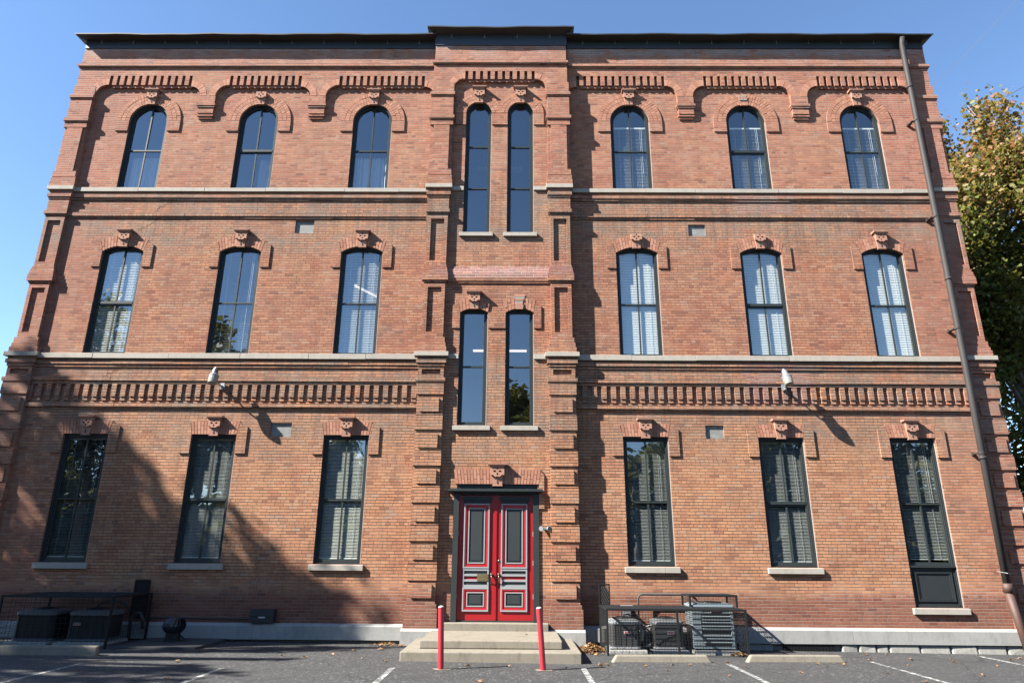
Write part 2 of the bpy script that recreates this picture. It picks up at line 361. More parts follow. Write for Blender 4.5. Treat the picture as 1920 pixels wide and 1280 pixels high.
def tag(o, label, cat, group=None, kind=None):
    o['label'] = label; o['category'] = cat
    if group: o['group'] = group
    if kind: o['kind'] = kind
    return o
def thing(name, label, cat, loc=(0, 0, 0), group=None):
    o = bpy.data.objects.new(name, None); o.empty_display_size = .3; COL.objects.link(o); o.location = loc
    return tag(o, label, cat, group)
def rel(o, base):   # keep world-built coordinates of a child under an offset parent
    o.location = -Vector(base); return o

def gz(x): return -.07 - .008*max(-16, min(16, x))
RND = random.Random(11)

# ------------------------------------------------------------------ openings
class Op:
    def __init__(s, c, w, zb, kind, zs, za): s.c, s.w, s.zb, s.kind, s.zs, s.za = c, w, zb, kind, zs, za
    def inset(s, d, db=None):
        db = d if db is None else db
        return Op(s.c, s.w-2*d, s.zb+db, s.kind, s.zs if s.kind != 'flat' else s.za-d, s.za-d)
    def top(s, x):
        r = s.w/2; u = max(-1., min(1., (x-s.c)/r))
        if s.kind == 'round': return s.zs+(s.za-s.zs)*math.sqrt(max(0, 1-u*u))
        if s.kind == 'seg':
            k = s.za-s.zs; rad = (r*r+k*k)/(2*k); return s.za-rad+math.sqrt(max(0, rad*rad-(u*r)**2))
        return s.za
    def xs(s):
        n = {'round': 20, 'seg': 12, 'flat': 1}[s.kind]
        if s.kind == 'round': return [s.c-s.w/2*math.cos(math.pi*i/n) for i in range(n+1)]
        return [s.c-s.w/2+s.w*i/n for i in range(n+1)]
    def outline(s):   # from bottom left, up, over, down to bottom right
        L, Rr = s.c-s.w/2, s.c+s.w/2
        return [(L, s.zb)]+[(x, s.top(x)) for x in s.xs()]+[(Rr, s.zb)]

def wall_with_openings(mb, x0, x1, z0, z1, y, ops, step=None):
    xs = {x0, x1}
    for o in ops: xs.update(o.xs())
    xs = sorted(x for x in xs if x0-1e-6 <= x <= x1+1e-6)
    for a, b in zip(xs, xs[1:]):
        if b-a < 1e-5: continue
        m = (a+b)/2; hit = sorted((o for o in ops if abs(m-o.c) < o.w/2), key=lambda o: o.zb)
        za, zb = z0, z0
        for o in hit:
            mb.q((a, y, za), (b, y, zb), (b, y, o.zb), (a, y, o.zb)); za, zb = o.top(a), o.top(b)
        mb.q((a, y, za), (b, y, zb), (b, y, z1), (a, y, z1))

def ring(mb, o1, o2, y0, y1, y2=None):
    """front face between two outlines at y0, inner return back to y1"""
    a, b = o1.outline(), o2.outline()
    n = len(a)
    for i in range(n):
        j = (i+1) % n
        p, q, r, t = a[i], a[j], b[j], b[i]
        mb.q((p[0], y0, p[1]), (t[0], y0, t[1]), (r[0], y0, r[1]), (q[0], y0, q[1]))
        mb.q((t[0], y0, t[1]), (t[0], y1, t[1]), (r[0], y1, r[1]), (r[0], y0, r[1]))

def reveal(mb, o, y0, y1):
    b = o.outline(); n = len(b)
    for i in range(n):
        j = (i+1) % n; t, r = b[i], b[j]
        mb.q((t[0], y0, t[1]), (t[0], y1, t[1]), (r[0], y1, r[1]), (r[0], y0, r[1]))

WC = [-10.83, -7.60, -4.27, 3.21, 6.57, 9.85]
win3 = [Op(c, 1.13, 11.71, 'round', 13.945, 14.51) for c in WC]
win2 = [Op(c, 1.13, 6.845, 'seg', 9.76, 9.93) for c in WC]
win1 = [Op(c-.02, 1.13, 1.67, 'flat', 4.74, 4.74) for c in WC[:5]]+[Op(9.80, 1.13, .81, 'flat', 4.75, 4.75)]
winT = [Op(c, .74, 10.29, 'round', 14.11, 14.48) for c in (-1.16, .04)]
winB = [Op(c, .73, 4.98, 'seg', 7.97, 8.08) for c in (-1.16, .035)]
doorop = Op(-.495, 1.95, .25, 'flat', 3.54, 3.54)
vents = [Op(-5.93, .52, 10.33, 'flat', 10.72, 10.72), Op(-5.96, .52, 4.69, 'flat', 5.05, 5.05), Op(4.90, .47, 10.28, 'flat', 10.63, 10.63), Op(4.93, .46, 4.71, 'flat', 5.04, 5.04)]

BX0, BX1 = -13.14, 12.07       # building ends
CX0, CX1 = -2.52, 1.40         # centre bay
YC, YP, YK = -.15, -.26, -.105   # centre bay wall, centre pilaster, corner pilaster planes

# ------------------------------------------------------------------ setting: ground and painted lines
mb = MB(); xs = [-260, -16, -12, -8, -4, 0, 4, 8, 12, 16, 260]
for a, b in zip(xs, xs[1:]): mb.q((a, -220, gz(a)), (b, -220, gz(b)), (b, 160, gz(b)), (a, 160, gz(a)))
g = mb.build('ground', M['asphalt']); g['kind'] = 'structure'
for (xa, ya, xb, yb, w) in ((-7.74, -3.75, -7.70, -7.4, .09), (-5.12, -4.0, -5.09, -7.4, .09), (-2.215, -3.62, -2.20, -7.6, .10), (1.215, -3.33, 1.215, -7.4, .10), (4.11, -2.40, 4.15, -7.2, .10), (7.20, -1.74, 7.31, -7.0, .10), (10.17, -.55, 10.30, -6.8, .10)):
    mb = MB(); n = 10
    for i in range(n):
        p, q = i/n, (i+1)/n
        x1_, y1_, x2_, y2_ = xa+(xb-xa)*p, ya+(yb-ya)*p, xa+(xb-xa)*q, ya+(yb-ya)*q
        mb.q((x2_-w/2, y2_, gz(x2_-w/2)+.004), (x2_+w/2, y2_, gz(x2_+w/2)+.004), (x1_+w/2, y1_, gz(x1_+w/2)+.004), (x1_-w/2, y1_, gz(x1_-w/2)+.004))
    o = mb.build('parking_line', M['line']); o['kind'] = 'structure'

# ------------------------------------------------------------------ building shell
B = thing('brick_building', 'three-storey red brick Victorian building with stone ledges and arched windows', 'building')

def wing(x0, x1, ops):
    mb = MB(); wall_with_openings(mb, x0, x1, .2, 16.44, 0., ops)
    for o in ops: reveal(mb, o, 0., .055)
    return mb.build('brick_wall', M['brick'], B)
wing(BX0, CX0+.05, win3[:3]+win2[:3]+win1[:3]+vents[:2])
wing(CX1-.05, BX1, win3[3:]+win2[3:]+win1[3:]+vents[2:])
mb = MB(); ops = winT+winB+[doorop]
wall_with_openings(mb, CX0, CX1, .2, 16.4, YC, ops)
for o in winT+winB: reveal(mb, o, YC, YC+.055)
reveal(mb, doorop, YC, .12)
mb.q((CX0, YC, .2), (CX0, YC, 16.4), (CX0, .0, 16.4), (CX0, .0, .2)); mb.q((CX1, YC, .2), (CX1, 0, .2), (CX1, 0, 16.4), (CX1, YC, 16.4))
mb.build('brick_wall', M['brick'], B)
# sides and back
mb = MB(); mb.q((BX0, 0, -.3), (BX0, 0, 16.44), (BX0, 13, 16.44), (BX0, 13, -.3)); mb.q((BX1, 0, -.3), (BX1, 13, -.3), (BX1, 13, 16.44), (BX1, 0, 16.44)); mb.q((BX0, 13, -.3), (BX0, 13, 16.44), (BX1, 13, 16.44), (BX1, 13, -.3))
mb.build('side_wall', M['brick'], B)
# rooms behind the windows
mb = MB()
for xa, xb, zz in ((BX0+.02, -2.66, (.3, 6.0, 10.7)), (1.51, BX1-.02, (.3, 6.0, 10.7)), (-2.54, 1.39, (.3, 4.2, 9.3))):
    for z in zz: mb.box(xa, xb, .32, 5.89, z, z+.12)
mb.k = 1
for xa, xb, zz in ((BX0+.02, -2.66, (5.6, 10.25, 15.6)), (1.51, BX1-.02, (5.6, 10.25, 15.6)), (-2.54, 1.39, (3.9, 8.9, 15.6))):
    for z in zz: mb.box(xa, xb, .32, 5.89, z, z+.1)
mb.box(BX0+.02, BX1-.02, 5.9, 6.0, .3, 16.2)
for x in (-9.2, -6.0, -2.6, 1.45, 4.9, 8.2): mb.box(x-.05, x+.05, .32, 5.88, .3, 16.0)
mb.build('room_partition', [M['roomfloor'], M['room']], B)

# ------------------------------------------------------------------ brick trim: string courses
def runs(segs, z0, z1, d, mat, name, y=0., jit=0.):
    mb = MB()
    for a, b in segs: mb.box(a, b, y-d, y+.01, z0, z1, back=False)
    return mb.build(name, mat, B)
LW, RW = (BX0+.55, -2.5), (1.38, BX1-.55)
def string(zlist, name, segs, y=0.):
    for a, b in segs:
        mb = MB()
        for z0, z1, d in zlist:
            x = a
            while x < b-1e-4:   # short lengths, a few millimetres out of true
                n = min(b, x+RND.uniform(1.2, 2.6)); n = b if b-n < .5 else n
                e = RND.uniform(-.004, .004); mb.box(x, n, y-d-e, y+.01, z0+RND.uniform(-.003, .003), z1, back=False); x = n
        mb.build(name, M['brick'], B)
string([(11.33, 11.40, .03), (11.40, 11.50, .06), (11.50, 11.58, .02)], 'string_course', (LW, RW))
string([(10.77, 10.83, .025), (10.83, 10.93, .055)], 'string_course', (LW, RW))
string([(6.48, 6.56, .03), (6.56, 6.64, .06), (6.64, 6.70, .03)], 'string_course', (LW, RW))
string([(6.10, 6.21, .092)], 'string_course', (LW, RW))
string([(5.43, 5.53, .062)], 'string_course', (LW, RW))
CS = [(CX0+.6, CX1-.6)]
string([(8.80, 8.86, .03), (8.86, 8.94, .055)], 'string_course', CS, YC)
mb = MB(); mb.prismx([(YC+.01, 8.94), (YC-.055, 8.94), (YC-.05, 9.08), (YC-.012, 9.27), (YC+.01, 9.27)], CX0+.55, CX1-.55); mb.build('weathering_band', M['brick_white'], B)

# stone ledges with joints
def ledge(segs, z0, z1, d, y=0.):
    for a, b in segs:
        mb = MB(); x = a
        while x < b-1e-4:
            n = min(b, x+RND.uniform(1.3, 2.4)); n = b if b-n < .7 else n
            dz = RND.uniform(-.006, .006); mb.box(x+.003, n-.003, y-d+RND.uniform(-.006, .006), y+.01, z0+dz, z1+RND.uniform(-.008, .004), back=False); x = n
        mb.build('stone_ledge', M['stone'], B, bevel=.006)
ledge((LW, RW), 11.58, 11.705, .085); ledge((LW, RW), 6.70, 6.842, .105)
ledge([(CX0+.6, -1.53), (-.79, -.33) if False else (.41, CX1-.6)], 11.58, 11.70, .05, YC)
ledge([(CX0+.6, -1.53), (.40, CX1-.6)], 6.70, 6.83, .05, YC)

# dentil frieze above the ground floor
def frieze(x0, x1):
    mb = MB()
    mb.box(x0, x1, -.062, .01, 6.02, 6.098, back=False)
    n = int(round((x1-x0)/.240)); p = (x1-x0)/n
    for i in range(n):
        a = x0+p*i+.02
        e = RND.uniform(-.004, .004)
        mb.box(a, a+.128, -.058+e, .01, 5.70, 6.02, back=False)
        mb.box(a+.004, a+.124, -.032+e, .01, 5.60+RND.uniform(-.01, .01), 5.70, back=False)
    mb.box(x0, x1, -.02, .01, 5.95, 5.985, back=False)
    return mb.build('dentil_frieze', M['brick'], B)
frieze(*LW); frieze(*RW)

# arcaded corbel table under the eaves
def corbel_poly(panels, zb, zspring, zsoff, zslot, arc_end):
    """panels: list of (xa, xb, arc radius left, arc radius right)"""
    pts = []
    for xa, xb, ra, rb in panels:
        pts.append((xa, zb)); rz = zsoff-zspring
        pts.append((xa, zspring))
        for i in range(1, 9): t = math.pi/2*i/8; pts.append((xa+ra*(1-math.cos(t)), zspring+rz*math.sin(t)))
        a, b = xa+ra, xb-rb; n = int(round((b-a)/.215)); p = (b-a-.09)/n
        for i in range(n+1):
            x = a+p*i
            pts += [(x, zslot), (x+.09, zslot)]
            if i < n: pts += [(x+.09, zsoff+.0), (x+p, zsoff+.0)]
        for i in range(0, 9): t = math.pi/2*(1-i/8); pts.append((xb-rb*(1-math.cos(t)), zspring+rz*math.sin(t)))
        pts.append((xb, zb))
    return pts
def corbel_table(x0, x1, panels, zb, zspring, zsoff, zslot, ztop, y, yw, drops):
    mb = MB(); pts = [(x0, zb)]+corbel_poly(panels, zb, zspring, zsoff, zslot, 0)+[(x1, zb)]
    for (xa, za), (xb, zb_) in zip(pts, pts[1:]):
        if xb-xa > 1e-5: mb.q((xa, y, za), (xb, y, zb_), (xb, y, ztop), (xa, y, ztop))
        mb.q((xa, y, za), (xa, yw+.005, za), (xb, yw+.005, zb_), (xb, y, zb_))
    # lower step under every tooth
    for xa, xb, ra, rb in panels:
        a, b = xa+ra, xb-rb; n = int(round((b-a)/.215)); p = (b-a-.09)/n
        for i in range(n):
            x = a+p*i+.09
            mb.box(x+.002, x+p-.092+.09-.002, yw-(yw-y)*.55, yw+.005, zsoff-.07, zsoff+.002, back=False)
    for a, b in drops:   # bracket feet: string and two steps
        mb.box(a-.035, b+.035, y-.03, yw, zb-.0, zb+.075, back=False)
        mb.box(a-.015, b+.015, y-.012, yw, zb-.055, zb-.0, back=False)
        mb.box(a+.01, b-.01, y+.012, yw, zb-.25, zb-.055, back=False)
        mb.box(a+.0, b-.0, y-.0+.03, yw, zb-.325, zb-.25, back=False)
        mb.box(a+.03, b-.03, y+.06, yw, zb-.40, zb-.325, back=False)
    return mb.build('corbel_table', M['brick_pil'], B)
brl = [(-9.42, -8.95), (-6.16, -5.69)]; brr = [(4.62, 5.09), (7.93, 8.42)]
corbel_table(BX0, CX0, [(-12.54, -9.42, .36, .30), (-8.95, -6.16, .36, .30), (-5.69, -2.50, .36, .30)], 14.40, 14.74, 15.12, 15.45, 15.72, YK, 0., brl)
corbel_table(CX1, BX1, [(1.38, 4.62, .30, .34), (5.09, 7.93, .34, .34), (8.42, 11.50, .34, .36)], 14.40, 14.74, 15.12, 15.45, 15.72, YK, 0., brr)
corbel_table(CX0, CX1, [(-1.92, .78, .33, .33)], 14.74, 14.90, 15.22, 15.50, 15.72, YP, YC, [])
# quarter arch rings
def wedge_arc(mb, c, r0, r1, t0, t1, n, y0, y1, gap=.006, sx=1., sz=1.):
    for i in range(n):
        a = t0+(t1-t0)*i/n; b = t0+(t1-t0)*(i+1)/n
        g0 = gap/max(r0, .05)*.5*(1 if b > a else -1); g1 = gap/r1*.5*(1 if b > a else -1)
        P = lambda r, t: (c[0]+r*math.cos(t)*sx, c[1]+r*math.sin(t)*sz)
        e = RND.uniform(-.004, .004)
        mb.prism([P(r0, a+g0), P(r1, a+g1), P(r1, b-g1), P(r0, b-g0)], y0+e, y1)
def corner_arch(c, r0, r1, t0, t1, y, sz):
    m = MB(); wedge_arc(m, c, r0, r1, t0, t1, 7, y-.005, y+.01, sz=sz); m.build('corner_arch', M['vous'], B)
for (xa, xb, ra, rb) in [(-12.54, -9.42, .36, .30), (-8.95, -6.16, .36, .30), (-5.69, -2.50, .36, .30), (1.38, 4.62, .30, .34), (5.09, 7.93, .34, .34), (8.42, 11.50, .34, .36)]:
    corner_arch((xa+ra, 14.74), ra+.01, ra+.20, math.pi, math.pi/2, YK, 1.06); corner_arch((xb-rb, 14.74), rb+.01, rb+.20, 0, math.pi/2, YK, 1.06)
corner_arch((-1.59, 14.90), .34, .52, math.pi, math.pi/2, YP, 1.); corner_arch((.45, 14.90), .34, .52, 0, math.pi/2, YP, 1.)


# parapet band and its string
for a, b, y, zt, ys in ((BX0-.03, CX0, YK+.02, 16.45, YK), (CX1, BX1+.03, YK+.02, 16.45, YK), (CX0+.0, CX1-.0, YP+.015, 16.43, YP)):
    mb = MB(); mb.box(a+.02, b-.02, y, 0.0, 15.84, zt, back=False)
    mb.box(a-.01, b+.01, ys-.03, 0.0, 15.72, 15.755, back=False); mb.box(a-.03, b+.03, ys-.06, 0.0, 15.755, 15.84, back=False)
    mb.build('parapet_band', M['brick_pil'], B)

# ------------------------------------------------------------------ pilasters
def pilaster(xc, yf, yb, k=1., side=0):
    """side -1 / +1: corner pilaster, outer end runs to the building's end"""
    p = MB(); d = yb-yf
    def bx(h, z0, z1, out=0., h2=None):
        p.box(xc-h*k, xc+h*k, yf-out, yb+.01, z0, z1, back=False)
    # stage A (quoins are their own parts)
    bx(.385, .30, .72, .03); bx(.36, .72, .82, .015); bx(.325, .82, 6.02)
    bx(.345, 6.02, 6.08, .02); bx(.375, 6.08, 6.18, .045)
    bx(.325, 6.18, 6.265); bx(.325, 6.40, 6.48); 
    p.box(xc-.325*k, xc-.235*k, yf, yb+.01, 6.265, 6.40, back=False); p.box(xc+.235*k, xc+.325*k, yf, yb+.01, 6.265, 6.40, back=False)
    p.box(xc-.235*k, xc+.235*k, yf+.055, yb+.01, 6.265, 6.40, back=False)
    bx(.345, 6.48, 6.56, .025); bx(.385, 6.56, 6.66, .055); bx(.36, 6.66, 6.73, .02)
    # stage B
    bx(.37, 6.84, 6.99, .045); bx(.345, 6.99, 7.10, .03); bx(.32, 7.10, 7.25, .015)
    def panel(z0, z1, r0, r1, h=.272, hp=.18):
        bx(h, z0, r0); bx(h, r1, z1)
        p.box(xc-h*k, xc-hp*k, yf, yb+.01, r0, r1, back=False); p.box(xc+hp*k, xc+h*k, yf, yb+.01, r0, r1, back=False)
        p.box(xc-hp*k, xc+hp*k, yf+.06, yb+.01, r0, r1, back=False)
    panel(7.25, 8.78, 7.40, 8.65)
    bx(.30, 8.78, 8.84, .02); bx(.345, 8.84, 8.93, .05)
    bx(.345, 8.93, 9.03, .05); bx(.33, 9.03, 9.11, .038); bx(.315, 9.11, 9.19, .025); bx(.295, 9.19, 9.27, .012)
    panel(9.27, 10.80, 9.41, 10.66)
    bx(.295, 10.80, 10.85, .02); bx(.32, 10.85, 10.94, .045)
    bx(.29, 10.94, 11.32, .005)
    bx(.305, 11.32, 11.38, .025); bx(.335, 11.38, 11.47, .05); bx(.31, 11.47, 11.59, .015)
    # stage C
    bx(.36, 11.71, 11.86, .05); bx(.345, 11.86, 12.0, .04); bx(.325, 12.0, 12.18, .045)
    bx(.31, 12.18, 13.62)
    p.box(xc-.225*k, xc+.225*k, yf-.045, yf+.01, 12.18, 13.62, back=False)
    bx(.325, 13.62, 13.78, .05); bx(.335, 13.78, 13.83, .065); bx(.36, 13.83, 13.93, .09)
    bx(.315, 13.93, 14.58, .045); bx(.33, 14.58, 14.63, .06); bx(.35, 14.63, 14.73, .085)
    bx(.315, 14.73, 15.10, .01)
    o = p.build('pilaster', M['brick_pil'], B)
    # stone caps
    for z0, z1, h, out in ((6.73, 6.845, .44, .10), (11.59, 11.71, .372, .075)):
        MB().box(xc-h*k, xc+h*k, yf-out, yb+.01, z0, z1).build('stone_cap', M['stone'], o, bevel=.006)
    # quoins: plain projecting bands and small raised blocks between them
    lev = [.86, 1.32, 1.70, 2.19, 2.56, 3.08, 3.45, 3.95, 4.30, 4.83, 5.21, 5.73, 6.02]
    for i in range(1, len(lev)-1, 2):
        m = MB(); m.box(xc-.345*k, xc+.345*k, yf-.03, yb+.01, lev[i]+.012, lev[i+1]-.012, back=False); m.build('quoin_band', M['brick_pil'], o)
    for i in range(0, len(lev)-1, 2):
        m = MB(); h = lev[i+1]-lev[i]
        m.box(xc-.24*k, xc+.24*k, yf-.035, yf+.01, lev[i]+h*.18, lev[i+1]-h*.16, back=False)
        m.box(xc-.34*k, xc+.34*k, yf-.012, yf+.01, lev[i]+.004, lev[i]+.03, back=False) if i else None
        m.build('quoin_block', M['brick_pil'], o)
    return o
pilaster(-2.215, YP, YC); pilaster(1.125, YP, YC)
for a, b in ((CX0, 0), (CX1, 0)): pass
pilaster(-12.86, YK, 0., 1.0, -1); pilaster(11.80, YK, 0., 1.0, 1)
# flank of the centre bay below the pilasters' outer edges
mb = MB(); mb.box(CX0-.02, CX0+.3, YC-.002, .0, .3, 15.1, back=False); mb.box(CX1-.3, CX1+.02, YC-.002, .0, .3, 15.1, back=False); mb.build('bay_return', M['brick'], B)

# ------------------------------------------------------------------ hood moulds
def hood_round(c, r, zb, zs, y, n, thick=.37, rise=None, left=True, right=True):
    mb = MB(); 
    o = Op(c, 2*(r+thick), zb, 'round', zs, zs+r+thick); 
    mb.k = 1
    xs = o.xs(); 
    inner = Op(c, 2*r, zb, 'round', zs, zs+r)
    # mortar bed behind the ring
    k = 24
    for i in range(k):
        a, b = math.pi*i/k, math.pi*(i+1)/k
        P = lambda rr, t: (c+rr*math.cos(t), y-.028, zs+rr*math.sin(t))
        Q = lambda rr, t: (c+rr*math.cos(t), y+.01, zs+rr*math.sin(t))
        mb.q(P(r, b), P(r, a), P(r+thick, a), P(r+thick, b)); mb.q(P(r+thick, b), P(r+thick, a), Q(r+thick, a), Q(r+thick, b)); mb.q(P(r, a), P(r, b), Q(r, b), Q(r, a))
    mb.k = 0
    for j in range(3):
        r0 = r+.004+thick/3*j; r1 = r+thick/3*(j+1)-.006
        m = int(math.pi*(r0+r1)/2/.082); wedge_arc(mb, (c, zs), r0, r1, math.pi, 0, m, y-.036, y-.02, gap=.010)
    mb.k = 2
    if left: mb.box(c-r-thick, c-r-.004, y-.036, y+.01, zb, zs-.004, back=False)
    if right: mb.box(c+r+.004, c+r+thick, y-.036, y+.01, zb, zs-.004, back=False)
    return mb.build('hood_mould', [M['vous'], M['mortar'], M['brick_pil']], B)
def hood_seg(op, zb, y, half, legs=(1, 1), th=.335, nh=7, fan=.14):
    """fan of leaning bricks over a segmental or flat head, with two legs"""
    mb = MB(); c = op.c; r = op.w/2
    n = nh
    if op.kind == 'seg':
        kk = op.za-op.zs; rad = (r*r+kk*kk)/(2*kk); zc = op.za-rad; th0 = math.asin(r/rad)
        def pt(u, f): t = u*th0*1.0; return (c+rad*math.sin(t)*(1+fan*f), zc+rad*math.cos(t)+f*th)
    else:
        def pt(u, f): return (c+u*r*(1+fan*f), op.za+f*th)
    N = int(2*r/.074)
    mb.k = 1
    for i in range(N):
        a, b = -1+2*i/N, -1+2*(i+1)/N
        q = [pt(a, 0), pt(b, 0), pt(b, 1), pt(a, 1)]
        mb.prism(q, y-.028, y+.008)
    mb.k = 0
    for i in range(N):
        a, b = -1+2*i/N+.006/r, -1+2*(i+1)/N-.006/r
        sp = .64 if i % 2 else .34
        for f0, f1 in ((.01, sp-.015), (sp+.015, .99)):
            mb.prism([pt(a, f0), pt(b, f0), pt(b, f1), pt(a, f1)], y-.036+RND.uniform(-.004, .004), y-.02)
    mb.k = 2
    zt = pt(1, 1)[1]-.03; lo = half
    for s, on in ((-1, legs[0]), (1, legs[1])):
        if not on: continue
        e0 = pt(s, 0); e1 = pt(s, 1)
        zl = op.zs if op.kind == 'seg' else op.za
        poly = [(c+s*(r+.004), zb), (c+s*lo, zb), (c+s*lo, zt-.10), (e1[0]+s*.004, zt), (e0[0]+s*.004, zl)]
        if s < 0: poly = poly[::-1]
        mb.prism(poly, y-.036, y+.01)
    return mb.build('hood_mould', [M['vous'], M['mortar'], M['brick_pil']], B)
for o in win3: hood_round(o.c, .565, 13.60, 13.945, 0., 3)
for o in win2: hood_seg(o, 9.31, 0., .815)
for o in win1: hood_seg(o, 4.26, 0., .825, th=.33, fan=.11)
hood_round(winT[0].c, .37, 13.72, 14.11, YC, 3, .30, right=False); hood_round(winT[1].c, .37, 13.72, 14.11, YC, 3, .30, left=False)
MB().box(winT[0].c+.374, winT[1].c-.374, YC-.036, YC+.01, 13.72, 14.10, back=False).build('hood_leg', M['brick_pil'], B)
hood_seg(winB[0], 7.54, YC, .565, (1, 0), .32); hood_seg(winB[1], 7.54, YC, .565, (0, 1), .32)
MB().box(winB[0].c+.369, winB[1].c-.369, YC-.036, YC+.01, 7.54, 7.965, back=False).build('hood_leg', M['brick_pil'], B)
dh = Op(-.495, 2.02, .4, 'flat', 3.54, 3.54); hood_seg(dh, 2.97, YC, 1.14, (0, 1), .355, fan=.05)

# ------------------------------------------------------------------ keystones
def plate(mb, xs, zlo, zhi, holes, y0, y1):
    """front plate between two profiles with pierced holes; holes = (cx, cz, rx, rz)"""
    X = set(xs)
    for cx, cz, rx, rz in holes: X.update(cx-rx*math.cos(math.pi*i/6) for i in range(7))
    X = sorted(X)
    for a, b in zip(X, X[1:]):
        if b-a < 1e-5: continue
        m = (a+b)/2
        hs = sorted([h for h in holes if abs(m-h[0]) < h[2]], key=lambda h: h[1])
        za, zb = zlo(a), zlo(b)
        for cx, cz, rx, rz in hs:
            f = lambda x, s: cz+s*rz*math.sqrt(max(0, 1-((x-cx)/rx)**2))
            mb.q((a, y0, za), (b, y0, zb), (b, y0, f(b, -1)), (a, y0, f(a, -1)))
            for s in (-1, 1): mb.q((a, y0, f(a, s)), (b, y0, f(b, s)), (b, y1, f(b, s)), (a, y1, f(a, s)))
            za, zb = f(a, 1), f(b, 1)
        mb.q((a, y0, za), (b, y0, zb), (b, y0, zhi), (a, y0, zhi))
        mb.q((a, y0, zlo(a)), (a, y1, zlo(a)), (b, y1, zlo(b)), (b, y0, zlo(b)))
def keystone(c, zb, zt, y, cap=True, s=1.):
    """zb bottom edge, zt top of the body"""
    H = zt-zb; mb = MB()
    w0, w1 = .098*s, .148*s
    wd = lambda f: w0+(w1-w0)*f
    # body block, tapering, with a forward lean at the top
    for f0, f1, p0, p1 in ((.05, .45, .050, .060), (.45, 1., .062, .072)):
        z0, z1 = zb+H*f0, zb+H*f1
        mb.hexa([(c-wd(f0), y-p0, z0), (c+wd(f0), y-p0, z0), (c+wd(f0), y+.02, z0), (c-wd(f0), y+.02, z0), (c-wd(f1), y-p1, z1), (c+wd(f1), y-p1, z1), (c+wd(f1), y+.02, z1), (c-wd(f1), y+.02, z1)])
    mb.box(c-w0*1.12, c+w0*1.12, y-.068, y+.02, zb, zb+H*.05)
    # pierced shield standing proud
    zs, zp = zb+H*.66, zb+H*.44
    lo = lambda x: (zp+.012*s+abs(x-c)/(w1)*.13*H+ .03*H*math.cos(abs(x-c)/w1*9))
    xs = [c+w1*(i/8-1) for i in range(17)]
    holes = [(c-.058*s, zb+H*.78, .034*s, .022*s), (c+.058*s, zb+H*.78, .034*s, .022*s), (c, zb+H*.63, .018*s, .028*s), (c, zb+H*.92, .019*s, .028*s)]
    plate(mb, xs, lo, zt, holes, y-.108, y-.066)
    mb.q((c-w1, y-.108, lo(c-w1)), (c-w1, y-.108, zt), (c-w1, y-.06, zt), (c-w1, y-.06, lo(c-w1))); mb.q((c+w1, y-.108, lo(c-w1)), (c+w1, y-.06, lo(c-w1)), (c+w1, y-.06, zt), (c+w1, y-.108, zt))
    mb.q((c-w1, y-.108, zt), (c+w1, y-.108, zt), (c+w1, y-.02, zt), (c-w1, y-.02, zt))
    # stem slot: dark bar on the face, the shade of a recess painted in
    mb.k = 1; mb.box(c-.012*s, c+.012*s, y-.0625, y-.05, zb+H*.14, zb+H*.36); mb.k = 0
    if cap:
        mb.prismx([(y+.01, zt), (y-.115, zt), (y-.150, zt+.05), (y-.155, zt+.075), (y+.01, zt+.095)], c-w1*1.06, c+w1*1.06)
        mb.prismx([(y+.01, zt+.045), (y-.155, zt+.052), (y-.16, zt+.085), (y+.01, zt+.10)], c-w1*1.38, c+w1*1.38)
    return mb.build('keystone', [M['terra'], M['crack']], B)
def broken_key(c, zb, zt, y, foot=False):
    mb = MB(); r = random.Random(int(c*10)+3); H = zt-zb
    for i in range(7):
        f0, f1 = i/7, (i+1)/7; w = .10+.05*f1+r.uniform(-.012, .012)
        mb.k = 0 if (foot and i < 3) else (1 if i % 2 else 2)
        d = .055 if (foot and i < 3) else r.uniform(.012, .04)
        mb.box(c-w, c+w*r.uniform(.6, 1), y-d, y+.01, zb+H*f0, zb+H*f1-.006)
    return mb.build('broken_keystone', [M['terra'], M['rubble'], M['vous']], B)
for i, o in enumerate(win3):
    if i == 4: broken_key(o.c, 14.47, 14.88, -.02)
    else: keystone(o.c, 14.47, 14.87, -.02, cap=(i != 1))
for i, o in enumerate(win2): keystone(o.c, 9.88, 10.29, -.02, cap=i not in (3, 4))
for i, o in enumerate(win1): keystone(o.c, 4.70, 5.10, -.02)
for o in winT: keystone(o.c, 14.43, 14.86, YC-.02)
keystone(winB[0].c, 8.05, 8.45, YC-.02); broken_key(winB[1].c, 8.05, 8.47, YC-.02, foot=True)
keystone(-.49, 3.49, 3.94, YC-.025, s=1.12)

